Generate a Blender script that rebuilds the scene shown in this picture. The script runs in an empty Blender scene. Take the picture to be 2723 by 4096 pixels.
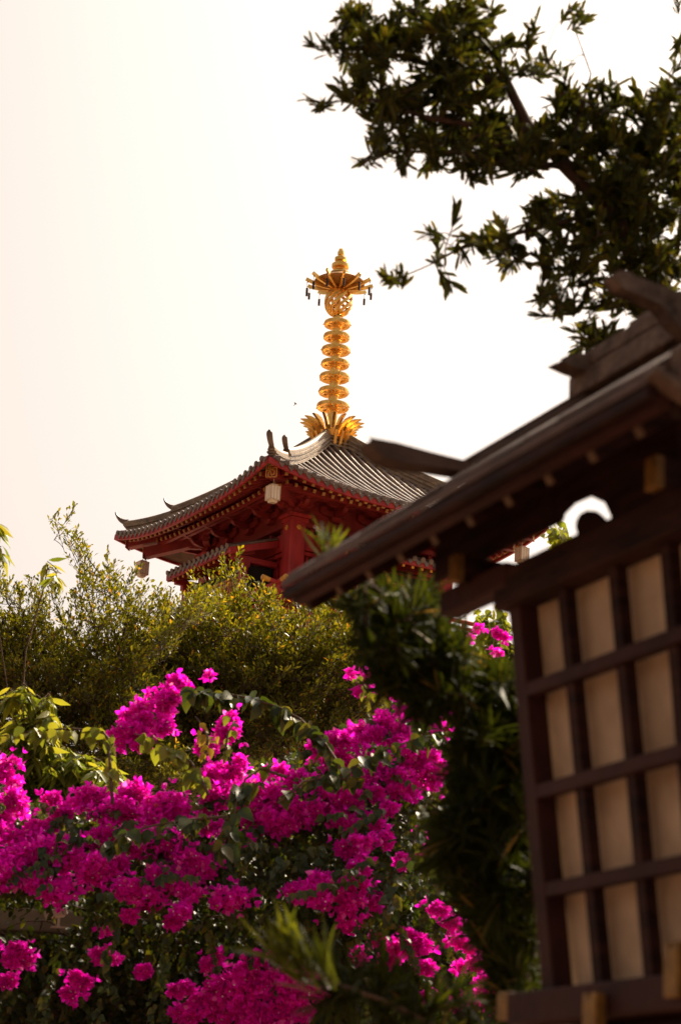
import bpy, math, random
import numpy as np
from mathutils import Matrix, Vector

random.seed(7)
RNG = np.random.default_rng(11)
PI = math.pi
scene = bpy.context.scene
COL = scene.collection

# ------------------------------------------------------------------ camera
FPX = 75.0 / 36.0 * 4096.0
PITCH, ROLL = math.radians(17.7), math.radians(2.9)
CAM = np.array([0.0, 0.0, 1.6])
FW = np.array([0.0, math.cos(PITCH), math.sin(PITCH)])
_u0 = np.array([0.0, -math.sin(PITCH), math.cos(PITCH)])
_r0 = np.array([1.0, 0.0, 0.0])
RT = math.cos(ROLL) * _r0 + math.sin(ROLL) * _u0
UP = -math.sin(ROLL) * _r0 + math.cos(ROLL) * _u0


def W(x, y, z):
    """world point seen at photo pixel x, y, at z metres along the view axis"""
    return CAM + z * (FW + (x - 1361.5) / FPX * RT - (y - 2048.0) / FPX * UP)


K = 2723.0 / 1568.0


def P(x, y, z):
    return W(x * K, y * K, z)


def proj(p):
    d = np.asarray(p, float) - CAM
    z = d @ FW
    return np.array([1361.5 + FPX * (d @ RT) / z, 2048.0 - FPX * (d @ UP) / z])


cam = bpy.data.cameras.new("camera")
camo = bpy.data.objects.new("camera", cam)
COL.objects.link(camo)
camo.matrix_world = Matrix(((RT[0], UP[0], -FW[0], CAM[0]), (RT[1], UP[1], -FW[1], CAM[1]),
                            (RT[2], UP[2], -FW[2], CAM[2]), (0, 0, 0, 1)))
cam.sensor_fit = 'VERTICAL'
cam.sensor_height = 36.0
cam.sensor_width = 36.0 * 680 / 1024
cam.lens = 75.0
cam.clip_start = 0.1
cam.clip_end = 3000
cam.dof.use_dof = True
cam.dof.focus_distance = 34.0
cam.dof.aperture_fstop = 4.6
scene.camera = camo

# ------------------------------------------------------------------ light
SUN_EL, SUN_AZ = math.radians(46), math.radians(38)      # azimuth to the right of +Y
world = bpy.data.worlds.new("World")
scene.world = world
world.use_nodes = True
nt = world.node_tree
bg = nt.nodes['Background']
sky = nt.nodes.new('ShaderNodeTexSky')
sky.sky_type = 'NISHITA'
sky.sun_disc = False
sky.sun_elevation = SUN_EL
sky.sun_rotation = SUN_AZ
sky.air_density = 1.0
sky.dust_density = 6.0
sky.ozone_density = 0.6
hs = nt.nodes.new('ShaderNodeHueSaturation')
hs.inputs['Saturation'].default_value = 0.22
mx = nt.nodes.new('ShaderNodeMix')
mx.data_type = 'RGBA'
mx.blend_type = 'MULTIPLY'
mx.inputs[0].default_value = 1.0
mx.inputs[7].default_value = (1.0, 0.868, 0.762, 1)
nt.links.new(sky.outputs[0], hs.inputs['Color'])
nt.links.new(hs.outputs[0], mx.inputs[6])
nt.links.new(mx.outputs[2], bg.inputs[0])
bg.inputs[1].default_value = 0.0715

sun = bpy.data.lights.new("sun", 'SUN')
sun.energy = 5.0
sun.angle = math.radians(3.0)
sun.color = (1.0, 0.84, 0.62)
suno = bpy.data.objects.new("sun", sun)
COL.objects.link(suno)
_sv = Vector((math.sin(SUN_AZ) * math.cos(SUN_EL), math.cos(SUN_AZ) * math.cos(SUN_EL), math.sin(SUN_EL)))
suno.rotation_euler = _sv.to_track_quat('Z', 'Y').to_euler()
suno.location = (0, 0, 60)

scene.view_settings.view_transform = 'Standard'
scene.view_settings.look = 'None'
scene.view_settings.exposure = 1.36
scene.view_settings.gamma = 1.0
scene.cycles.max_bounces = 8
scene.cycles.transparent_max_bounces = 8
scene.cycles.use_denoising = True


# ------------------------------------------------------------------ materials
def _new(name):
    m = bpy.data.materials.new(name)
    m.use_nodes = True
    return m, m.node_tree, m.node_tree.nodes['Principled BSDF']


def mat(name, c1, c2=None, rough=0.6, metal=0.0, scale=4.0, bump=0.0, bscale=30.0, spec=0.4, stretch=None, coat=0.0):
    """two-tone noise colour on object coordinates plus optional bump"""
    m, t, b = _new(name)
    c2 = c2 or tuple(v * 0.7 for v in c1)
    tc = t.nodes.new('ShaderNodeTexCoord')
    mp = t.nodes.new('ShaderNodeMapping')
    if stretch:
        mp.inputs['Scale'].default_value = stretch
    t.links.new(tc.outputs['Object'], mp.inputs[0])
    n = t.nodes.new('ShaderNodeTexNoise')
    n.inputs['Scale'].default_value = scale
    n.inputs['Detail'].default_value = 6
    n.inputs['Roughness'].default_value = 0.65
    t.links.new(mp.outputs[0], n.inputs['Vector'])
    r = t.nodes.new('ShaderNodeValToRGB')
    r.color_ramp.elements[0].position = 0.35
    r.color_ramp.elements[1].position = 0.65
    r.color_ramp.elements[0].color = (*c2, 1)
    r.color_ramp.elements[1].color = (*c1, 1)
    t.links.new(n.outputs['Fac'], r.inputs[0])
    t.links.new(r.outputs[0], b.inputs['Base Color'])
    b.inputs['Roughness'].default_value = rough
    b.inputs['Metallic'].default_value = metal
    b.inputs['Specular IOR Level'].default_value = spec
    b.inputs['Coat Weight'].default_value = coat
    if bump:
        n2 = t.nodes.new('ShaderNodeTexNoise')
        n2.inputs['Scale'].default_value = bscale
        n2.inputs['Detail'].default_value = 5
        t.links.new(mp.outputs[0], n2.inputs['Vector'])
        bp = t.nodes.new('ShaderNodeBump')
        bp.inputs['Strength'].default_value = bump
        bp.inputs['Distance'].default_value = 0.02
        t.links.new(n2.outputs['Fac'], bp.inputs['Height'])
        t.links.new(bp.outputs[0], b.inputs['Normal'])
    return m


def leafmat(name, cols, trans=0.45, tcol=None, rough=0.45, spec=0.35, pos=None):
    """every leaf (mesh island) draws its own colour from a ramp; part of the light passes through"""
    m, t, b = _new(name)
    g = t.nodes.new('ShaderNodeNewGeometry')
    r = t.nodes.new('ShaderNodeValToRGB')
    el = r.color_ramp.elements
    while len(el) < len(cols):
        el.new(0.5)
    for i, c in enumerate(cols):
        el[i].position = pos[i] if pos else i / (len(cols) - 1)
        el[i].color = (*c, 1)
    t.links.new(g.outputs['Random Per Island'], r.inputs[0])
    t.links.new(r.outputs[0], b.inputs['Base Color'])
    b.inputs['Roughness'].default_value = rough
    b.inputs['Specular IOR Level'].default_value = spec
    tr = t.nodes.new('ShaderNodeBsdfTranslucent')
    mxc = t.nodes.new('ShaderNodeMix')
    mxc.data_type = 'RGBA'
    mxc.blend_type = 'MULTIPLY'
    mxc.inputs[0].default_value = 1.0
    mxc.inputs[7].default_value = (*(tcol or (1, 1, 1)), 1)
    t.links.new(r.outputs[0], mxc.inputs[6])
    t.links.new(mxc.outputs[2], tr.inputs['Color'])
    ms = t.nodes.new('ShaderNodeMixShader')
    ms.inputs[0].default_value = trans
    t.links.new(b.outputs[0], ms.inputs[1])
    t.links.new(tr.outputs[0], ms.inputs[2])
    t.links.new(ms.outputs[0], t.nodes['Material Output'].inputs[0])
    return m


M = {}
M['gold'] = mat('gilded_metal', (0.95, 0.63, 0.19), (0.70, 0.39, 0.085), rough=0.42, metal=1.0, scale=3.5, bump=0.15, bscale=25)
M['gold_dark'] = mat('gilded_underside_shaded', (0.40, 0.20, 0.05), (0.26, 0.12, 0.03), rough=0.5, metal=0.3, scale=6)  # darker gilt: shade of undersides and eaves is in the colour
M['gold_paint'] = mat('gold_paint', (0.62, 0.33, 0.05), (0.45, 0.21, 0.03), rough=0.45, metal=0.35, scale=14)
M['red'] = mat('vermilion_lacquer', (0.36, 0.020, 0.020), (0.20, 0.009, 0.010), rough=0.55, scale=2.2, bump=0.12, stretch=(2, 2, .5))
M['red_dark'] = mat('dark_and_shaded_red', (0.23, 0.014, 0.011), (0.15, 0.010, 0.008), rough=0.6, scale=3)
M['soffit'] = mat('soffit_board', (0.13, 0.065, 0.035), (0.08, 0.036, 0.02), rough=0.75, scale=5)
M['tile'] = mat('brown_grey_clay_tile', (0.155, 0.100, 0.072), (0.068, 0.044, 0.033), rough=0.42, scale=3.5, bump=0.3, bscale=18, spec=0.5)
M['tile_ridge'] = mat('weathered_ridge_tile', (0.27, 0.19, 0.11), (0.11, 0.075, 0.05), rough=0.5, scale=5, bump=0.3, bscale=20)
M['dark'] = mat('dark_interior', (0.012, 0.008, 0.006), rough=0.9)
M['cream'] = mat('cream_lamp_panel', (0.72, 0.62, 0.50), (0.62, 0.52, 0.40), rough=0.6, scale=6)
M['lampframe'] = mat('pale_lamp_frame', (0.50, 0.36, 0.24), (0.38, 0.26, 0.17), rough=0.6)
M['chime'] = mat('dark_bronze', (0.06, 0.035, 0.03), rough=0.45, metal=0.6)
M['wood'] = mat('dark_stained_wood', (0.040, 0.014, 0.010), (0.010, 0.004, 0.003), spec=0.12, rough=0.7, scale=5, stretch=(1, 1, 6), bump=0.25, bscale=24)
M['wood_red'] = mat('reddish_stained_wood', (0.046, 0.014, 0.011), (0.024, 0.008, 0.0065), spec=0.15, rough=0.65, scale=5, bump=0.2, bscale=24)
M['wood_tan'] = mat('bare_rafter_end', (0.12, 0.07, 0.036), (0.07, 0.04, 0.02), rough=0.7, scale=20)
M['lantern_tile'] = mat('lantern_roof_cladding', (0.11, 0.066, 0.047), (0.055, 0.032, 0.024), spec=0.2, rough=0.65, scale=6, bump=0.2, bscale=30)
M['stone'] = mat('mottled_stone_ridge', (0.15, 0.098, 0.068), (0.045, 0.028, 0.02), rough=0.85, scale=14, bump=0.6, bscale=40)
M['brass'] = mat('aged_brass', (0.27, 0.14, 0.03), (0.13, 0.065, 0.014), rough=0.5, metal=0.5, scale=25)
M['bark'] = mat('bark', (0.075, 0.045, 0.03), (0.035, 0.02, 0.014), rough=0.9, scale=6, bump=0.5, bscale=30)
M['bark_pale'] = mat('brown_bark', (0.12, 0.07, 0.045), (0.06, 0.035, 0.02), rough=0.9, scale=8, bump=0.4)
M['wall'] = mat('stained_plaster', (0.20, 0.14, 0.11), (0.10, 0.07, 0.055), rough=0.9, scale=2, bump=0.2)
M['coping'] = mat('pale_coping', (0.46, 0.38, 0.34), (0.32, 0.25, 0.22), rough=0.85, scale=3, bump=0.2)
M['soil'] = mat('red_brown_earth', (0.16, 0.092, 0.06), (0.11, 0.063, 0.042), rough=0.95, scale=0.6, bump=0.4, bscale=3)
M['whitemetal'] = mat('white_painted_metal', (0.62, 0.56, 0.54), (0.5, 0.45, 0.43), rough=0.5)
M['bird'] = mat('dark_feathers', (0.03, 0.025, 0.02), rough=0.8)

M['leaf_fine'] = leafmat('small_leaf', [(0.042, 0.048, 0.005), (0.070, 0.077, 0.006), (0.108, 0.110, 0.008), (0.17, 0.152, 0.010), (0.17, 0.148, 0.010), (0.36, 0.17, 0.02)], 0.5, (1.7, 1.5, 0.5), pos=[0, .35, .7, .93, .965, 1])
M['leaf_mango'] = leafmat('drooping_leaf', [(0.07, 0.095, 0.012), (0.13, 0.16, 0.018), (0.20, 0.21, 0.025), (0.26, 0.24, 0.03)], 0.5, (1.4, 1.3, 0.6))
M['leaf_podo'] = leafmat('strap_leaf', [(0.018, 0.025, 0.006), (0.026, 0.034, 0.007), (0.038, 0.045, 0.008), (0.075, 0.068, 0.010)], 0.32, (1.8, 1.5, 0.5), 0.5, 0.15)
M['leaf_shrub'] = leafmat('shrub_strap_leaf', [(0.013, 0.019, 0.004), (0.020, 0.027, 0.005), (0.031, 0.039, 0.006), (0.045, 0.05, 0.007), (0.20, 0.12, 0.04)], 0.35, (1.5, 1.4, 0.5), 0.6, 0.08, pos=[0, .35, .8, .97, 1])
M['leaf_shrub_new'] = leafmat('young_strap_leaf', [(0.050, 0.066, 0.007), (0.080, 0.096, 0.009), (0.12, 0.125, 0.012)], 0.5, (1.4, 1.3, 0.6))
M['leaf_boug'] = leafmat('bougainvillea_leaf', [(0.018, 0.030, 0.007), (0.027, 0.042, 0.009), (0.038, 0.055, 0.011), (0.058, 0.068, 0.012), (0.11, 0.10, 0.016)], 0.36, (1.9, 1.75, 0.5), 0.42, 0.4)
M['bract'] = leafmat('magenta_bract', [(0.60, 0.003, 0.34), (0.76, 0.004, 0.46), (0.84, 0.007, 0.54), (0.90, 0.016, 0.62), (0.90, 0.03, 0.62), (0.92, 0.16, 0.62), (0.55, 0.10, 0.12)], 0.6, (1.1, 1.2, 1.12), 0.6, 0.10, pos=[0, .18, .5, .8, .9, .975, 1])
M['bract_pale'] = mat('white_floret', (0.8, 0.72, 0.66), rough=0.7)

# paper that lets daylight through
m, t, b = _new('lantern_paper')
b.inputs['Base Color'].default_value = (0.56, 0.40, 0.26, 1)
b.inputs['Roughness'].default_value = 0.8
tc = t.nodes.new('ShaderNodeTexCoord')
nz = t.nodes.new('ShaderNodeTexNoise')
nz.inputs['Scale'].default_value = 3.2
nz.inputs['Detail'].default_value = 9
nz.inputs['Roughness'].default_value = 0.62
t.links.new(tc.outputs['Object'], nz.inputs['Vector'])
rp = t.nodes.new('ShaderNodeValToRGB')
rp.color_ramp.elements[0].color = (0.50, 0.38, 0.25, 1)
rp.color_ramp.elements[1].color = (0.92, 0.78, 0.60, 1)
rp.color_ramp.elements[0].position = .3
rp.color_ramp.elements[1].position = .7
t.links.new(nz.outputs['Fac'], rp.inputs[0])
t.links.new(rp.outputs[0], b.inputs['Base Color'])
tr = t.nodes.new('ShaderNodeBsdfTranslucent')
t.links.new(rp.outputs[0], tr.inputs['Color'])
ms = t.nodes.new('ShaderNodeMixShader')
ms.inputs[0].default_value = 0.6
t.links.new(b.outputs[0], ms.inputs[1])
t.links.new(tr.outputs[0], ms.inputs[2])
t.links.new(ms.outputs[0], t.nodes['Material Output'].inputs[0])
M['paper'] = m


# ------------------------------------------------------------------ object helpers
def tag(o, label, cat, group=None, kind=None):
    o['label'] = label
    o['category'] = cat
    if group:
        o['group'] = group
    if kind:
        o['kind'] = kind
    return o


def thing(name, label, cat, loc=(0, 0, 0), rz=0.0, group=None):
    o = bpy.data.objects.new(name, None)
    o.empty_display_size = 0.2
    COL.objects.link(o)
    o.location = loc
    o.rotation_euler = (0, 0, rz)
    return tag(o, label, cat, group)


def link(name, me, parent=None):
    o = bpy.data.objects.new(name, me)
    COL.objects.link(o)
    if parent is not None:
        o.parent = parent
    return o


class MB:
    """mesh builder: collects shapes and links them as one object"""
    def __init__(self):
        self.v, self.f, self.mi = [], [], []
        self.cur = 0

    def add(self, vs, fs):
        o = len(self.v)
        self.v.extend([tuple(map(float, p)) for p in vs])
        for f in fs:
            self.f.append([i + o for i in f])
            self.mi.append(self.cur)
        return self

    def box(self, c, s, Mx=None):
        x, y, z = s[0] / 2, s[1] / 2, s[2] / 2
        vs = [Vector((sx * x, sy * y, sz * z)) for sx in (-1, 1) for sy in (-1, 1) for sz in (-1, 1)]
        if Mx is not None:
            vs = [Mx @ p for p in vs]
        vs = [p + Vector(c) for p in vs]
        return self.add(vs, [(0, 1, 3, 2), (4, 6, 7, 5), (0, 4, 5, 1), (2, 3, 7, 6), (0, 2, 6, 4), (1, 5, 7, 3)])

    def bar(self, p, q, w, h, up=(0, 0, 1), taper=1.0):
        """box from p to q, w across and h along up"""
        p, q, up = Vector(p), Vector(q), Vector(up)
        d = (q - p).normalized()
        s = d.cross(up)
        if s.length < 1e-6:
            s = d.cross(Vector((1, 0, 0)))
        s.normalize()
        n = s.cross(d)
        vs = []
        for c, k in ((p, 1.0), (q, taper)):
            for a, b_ in ((-1, -1), (1, -1), (1, 1), (-1, 1)):
                vs.append(c + s * (a * w / 2 * k) + n * (b_ * h / 2 * k))
        return self.add(vs, [(0, 1, 2, 3), (7, 6, 5, 4), (0, 4, 5, 1), (1, 5, 6, 2), (2, 6, 7, 3), (3, 7, 4, 0)])

    def sweep(self, path, sec, up=(0, 0, 1), scales=None, caps=True):
        """closed 2-D section (side, up) swept along path"""
        path = [Vector(p) for p in path]
        up = Vector(up)
        n = len(sec)
        vs = []
        for i, p in enumerate(path):
            a = path[max(0, i - 1)]
            b_ = path[min(len(path) - 1, i + 1)]
            d = (b_ - a).normalized()
            s = d.cross(up)
            if s.length < 1e-5:
                s = Vector((1, 0, 0))
            s.normalize()
            nn = s.cross(d)
            k = scales[i] if scales else 1.0
            for (x, y) in sec:
                vs.append(p + s * x * k + nn * y * k)
        fs = []
        for i in range(len(path) - 1):
            for j in range(n):
                a, b_ = i * n + j, i * n + (j + 1) % n
                fs.append((a, b_, b_ + n, a + n))
        if caps:
            fs.append(tuple(range(n))[::-1])
            fs.append(tuple((len(path) - 1) * n + j for j in range(n)))
        return self.add(vs, fs)

    def tube(self, path, r, n=8, caps=True):
        rs = r if isinstance(r, (list, tuple)) else [r] * len(path)
        sec = [(math.cos(2 * PI * k / n), math.sin(2 * PI * k / n)) for k in range(n)]
        path = [Vector(p) for p in path]
        d = (path[-1] - path[0]).normalized()
        up = (0, 0, 1) if abs(d.z) < 0.9 else (0, 1, 0)
        return self.sweep(path, sec, up, list(rs), caps)

    def lathe(self, prof, n=24, c=(0, 0, 0), closed=False):
        vs, fs = [], []
        for (r, z) in prof:
            for k in range(n):
                a = 2 * PI * k / n
                vs.append((c[0] + r * math.cos(a), c[1] + r * math.sin(a), c[2] + z))
        m_ = len(prof)
        for i in range(m_ if closed else m_ - 1):
            for k in range(n):
                a, b_ = i * n + k, i * n + (k + 1) % n
                i2 = ((i + 1) % m_) * n
                fs.append((a, b_, i2 + (k + 1) % n, i2 + k))
        return self.add(vs, fs)

    def prism(self, poly, th, Mx):
        """2-D outline (x, y) given thickness th about z = 0, placed by Mx"""
        n = len(poly)
        vs = [Mx @ Vector((x, y, -th / 2)) for x, y in poly] + [Mx @ Vector((x, y, th / 2)) for x, y in poly]
        fs = [tuple(range(n))[::-1], tuple(range(n, 2 * n))]
        for j in range(n):
            fs.append((j, (j + 1) % n, (j + 1) % n + n, j + n))
        return self.add(vs, fs)

    def mesh(self, name, mats, smooth=False, bevel=0):
        me = bpy.data.meshes.new(name)
        me.from_pydata(self.v, [], self.f)
        for m_ in (mats if isinstance(mats, (list, tuple)) else [mats]):
            me.materials.append(m_)
        me.polygons.foreach_set('material_index', self.mi)
        if smooth:
            me.polygons.foreach_set('use_smooth', [True] * len(me.polygons))
        me.update()
        return me

    def build(self, name, mats, parent=None, smooth=False, auto=None, bevel=0.0):
        o = link(name, self.mesh(name, mats, smooth), parent)
        if bevel:
            md = o.modifiers.new('bevel', 'BEVEL')
            md.width = bevel
            md.segments = 2
            md.limit_method = 'ANGLE'
        if auto is not None:
            o.data.polygons.foreach_set('use_smooth', [True] * len(o.data.polygons))
            try:
                o.data.set_sharp_from_angle(angle=math.radians(auto))
            except Exception:
                pass
        return o


def fast_mesh(name, V, F, mats, mi=None, smooth=False):
    """numpy verts (n,3) and equal-sized faces (m,k) to a mesh"""
    me = bpy.data.meshes.new(name)
    V = np.ascontiguousarray(V, dtype=np.float32)
    F = np.ascontiguousarray(F, dtype=np.int32)
    k = F.shape[1]
    me.vertices.add(len(V))
    me.vertices.foreach_set('co', V.ravel())
    me.loops.add(F.size)
    me.loops.foreach_set('vertex_index', F.ravel())
    me.polygons.add(len(F))
    me.polygons.foreach_set('loop_start', np.arange(len(F), dtype=np.int32) * k)
    me.polygons.foreach_set('loop_total', np.full(len(F), k, dtype=np.int32))
    for m_ in (mats if isinstance(mats, (list, tuple)) else [mats]):
        me.materials.append(m_)
    if mi is not None:
        me.polygons.foreach_set('material_index', np.ascontiguousarray(mi, dtype=np.int32))
    if smooth:
        me.polygons.foreach_set('use_smooth', np.ones(len(F), dtype=bool))
    me.update(calc_edges=True)
    me.validate()
    return me


def norm(a):
    return a / np.maximum(np.linalg.norm(a, axis=-1, keepdims=True), 1e-9)


def frames(d, n):
    """leaf frames: y along d, z near n"""
    y = norm(d)
    x = norm(np.cross(y, n))
    z = np.cross(x, y)
    return np.stack([x, y, z], axis=1)          # rows


# leaf templates: unit length along +y, triangles
T_OVATE = (np.array([(0, 0, 0), (-.30, .32, .05), (.30, .32, .05), (0, .45, -.03), (-.20, .72, .0), (.20, .72, .0), (0, 1, -.12)], float),
           np.array([(0, 2, 3), (0, 3, 1), (3, 2, 5), (3, 4, 1), (3, 5, 6), (3, 6, 4)]))
T_OBOV = (np.array([(0, 0, 0), (-.20, .62, .05), (.20, .62, .05), (0, .6, -.01), (0, 1, .0)], float),
          np.array([(0, 2, 3), (0, 3, 1), (3, 2, 4), (3, 4, 1)]))
T_STRAP = (np.array([(-.025, 0, 0), (.025, 0, 0), (-.085, .35, .02), (.085, .35, .02), (-.075, .72, 0), (.075, .72, 0), (0, 1, -.06)], float),
           np.array([(0, 1, 3), (0, 3, 2), (2, 3, 5), (2, 5, 4), (4, 5, 6)]))
T_NEEDLE = (T_STRAP[0] * np.array([.48, 1, 1]), T_STRAP[1])
T_LANCE = (np.array([(0, 0, 0), (-.10, .25, .0), (.10, .25, .0), (0, .28, -.03), (-.12, .55, -.06), (.12, .55, -.06), (0, .58, -.09), (0, 1, -.28)], float),
           np.array([(0, 2, 3), (0, 3, 1), (3, 2, 5), (3, 5, 6), (3, 6, 4), (3, 4, 1), (6, 5, 7), (6, 7, 4)]))
T_HEART = (np.array([(0, 0, 0), (-.28, .10, .05), (.28, .10, .05), (-.38, .35, .07), (.38, .35, .07), (0, .35, -.03), (-.24, .68, .02), (.24, .68, .02), (0, .7, -.04), (0, 1.05, -.14)], float),
           np.array([(0, 2, 5), (0, 5, 1), (2, 4, 5), (1, 5, 3), (5, 4, 7), (5, 7, 8), (5, 8, 6), (5, 6, 3), (8, 7, 9), (8, 9, 6)]))
T_BRACT = (np.array([(0, 0, 0), (-.36, .42, .12), (.36, .42, .12), (0, .48, 0), (-.22, .78, .16), (.22, .78, .16), (0, 1.02, .10)], float),
           np.array([(0, 2, 3), (0, 3, 1), (3, 2, 5), (3, 4, 1), (3, 5, 6), (3, 6, 4)]))


def instances(T, pos, fr, sc):
    V, F = T
    sc = np.asarray(sc, float)
    if sc.ndim == 1:
        sc = sc[:, None] * np.ones(3)
    n = len(pos)
    vv = np.einsum('nij,vi->nvj', fr * sc[:, :, None], V) + pos[:, None, :]
    ff = F[None] + (np.arange(n) * len(V))[:, None, None]
    return vv.reshape(-1, 3), ff.reshape(-1, F.shape[1])


def rand_unit(n):
    return norm(RNG.normal(size=(n, 3)))


def blob_points(blobs, density, D, thick, jitter=1.0):
    """points inside ellipses given in photo units, spread in depth about D"""
    out = []
    for bl in blobs:
        x, y, rx, ry = bl[:4]
        k = bl[4] if len(bl) > 4 else 1.0
        n = max(1, int(rx * ry * PI * density * k))
        r = np.sqrt(RNG.random(n))
        a = RNG.random(n) * 2 * PI
        dz = (RNG.random(n) * 2 - 1) * thick * np.sqrt(np.maximum(0.05, 1 - r * r))
        for px, py, z in zip(x + rx * r * np.cos(a), y + ry * r * np.sin(a), dz):
            out.append(P(px, py, D + z))
    return np.array(out)


def colonize(paths, targets, bend=0.25, pull=0.35, steps=4, wiggle=0.04):
    """grow twigs from limb paths (lists of points) to every target; returns nodes, parents, tip index per target"""
    pos, par, dist = [], [], []
    for path in paths:
        pts = [np.array(p, float) for p in path]
        if pos:
            arr = np.array(pos)
            prev = int(np.argmin(np.linalg.norm(arr - pts[0], axis=1)))
        else:
            prev = -1
        for i in range(len(pts)):
            sub = 5 if i else 1
            for s in range(sub):
                p = pts[i] if i == 0 else pts[i - 1] + (pts[i] - pts[i - 1]) * ((s + 1) / sub)
                if i == 0 and prev >= 0:
                    continue
                pos.append(p)
                par.append(prev)
                dist.append(0 if prev < 0 else dist[prev] + np.linalg.norm(p - pos[prev]))
                prev = len(pos) - 1
    cap = len(pos) + len(targets) * steps + 8
    A = np.zeros((cap, 3))
    Dd = np.zeros(cap)
    n = len(pos)
    A[:n] = pos
    Dd[:n] = dist
    par = list(par)
    d0 = np.array([np.min(np.linalg.norm(A[:n] - t_, axis=1)) for t_ in targets])
    tips = np.zeros(len(targets), int)
    for ti in np.argsort(d0):
        t_ = targets[ti]
        dd = np.linalg.norm(A[:n] - t_, axis=1)
        cost = dd + pull * 0.15 * Dd[:n]
        j = int(np.argmin(cost))
        L = dd[j]
        base = A[j].copy()
        # keep the parent's heading for a while, then turn to the target
        if par[j] >= 0:
            h = A[j] - A[par[j]]
            h = h / max(np.linalg.norm(h), 1e-6)
        else:
            h = (t_ - base) / max(L, 1e-6)
        c = base + h * L * bend
        prev = j
        st = steps if L > 0.12 else 2
        for s in range(1, st + 1):
            u = s / st
            p = (1 - u) ** 2 * base + 2 * u * (1 - u) * c + u * u * t_
            if s < st:
                p = p + RNG.normal(size=3) * wiggle * L
            A[n] = p
            Dd[n] = Dd[prev] + np.linalg.norm(p - A[prev])
            par.append(prev)
            prev = n
            n += 1
        tips[ti] = prev
    return A[:n], np.array(par), tips


def branch_mesh(name, A, par, r_tip, power, rmax, material, nseg=5):
    n = len(A)
    cnt = np.zeros(n)
    has = np.zeros(n, bool)
    for i in range(n - 1, -1, -1):
        if not has[i]:
            cnt[i] += 1
        if par[i] >= 0:
            cnt[par[i]] += cnt[i]
            has[par[i]] = True
    r = np.minimum(r_tip * cnt ** power, rmax)
    idx = np.where(par >= 0)[0]
    a, b_ = A[par[idx]], A[idx]
    d = norm(b_ - a)
    s = np.cross(d, np.array([0.31, 0.17, 0.93]))
    s = norm(s)
    q = np.cross(d, s)
    ra, rb = r[par[idx]], r[idx]
    ra = np.minimum(ra, rb * 1.6)
    ang = np.arange(nseg) * 2 * PI / nseg
    ring = np.cos(ang)[None, :, None] * s[:, None, :] + np.sin(ang)[None, :, None] * q[:, None, :]
    V = np.concatenate([a[:, None] + ring * ra[:, None, None], (b_ + d * rb[:, None] * .3)[:, None] + ring * rb[:, None, None]], axis=1)
    F = []
    for k in range(nseg):
        F.append((k, (k + 1) % nseg, (k + 1) % nseg + nseg, k + nseg))
    F = np.array(F)
    FF = F[None] + (np.arange(len(idx)) * 2 * nseg)[:, None, None]
    return fast_mesh(name, V.reshape(-1, 3), FF.reshape(-1, 4), material, smooth=True)


# ================================================================== PAGODA
PCX, PCY, PTH = -0.40, 62.0, math.radians(30.8)
H, HW = 4.80, 2.73            # half the eave square, half the tower
Z_MID, LIFT, Z_TOP, D_TOP = 20.36, 0.50, 23.35, 0.42
pagoda = thing('pagoda', 'tall red pagoda with a grey tiled upswept roof and a golden ringed spire', 'pagoda', (PCX, PCY, 0), PTH)


def ploc(x, y, z):
    c, s = math.cos(PTH), math.sin(PTH)
    return Vector((PCX + c * x - s * y, PCY + s * x + c * y, z))


def zfor(x, y, py):
    """height at which the pagoda-local column x, y meets photo row py"""
    a, b_ = 0.0, 45.0
    for _ in range(50):
        m_ = (a + b_) / 2
        if proj(ploc(x, y, m_))[1] > py:
            a = m_
        else:
            b_ = m_
    return a


def roof_z(x, y, h=H, zm=Z_MID, zt=Z_TOP, dt=D_TOP, lift=LIFT):
    ax, ay = abs(x), abs(y)
    d, m_ = max(ax, ay), min(ax, ay)
    v = (h - d) / (h - dt)
    g = 0.72 * v + 0.28 * v * v
    return zm + (zt - zm) * g + lift * (m_ / h) ** 2.6 * (max(d, 0) / h) ** 2


ROT = [Matrix.Rotation(k * PI / 2, 4, 'Z') for k in range(4)]


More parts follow.
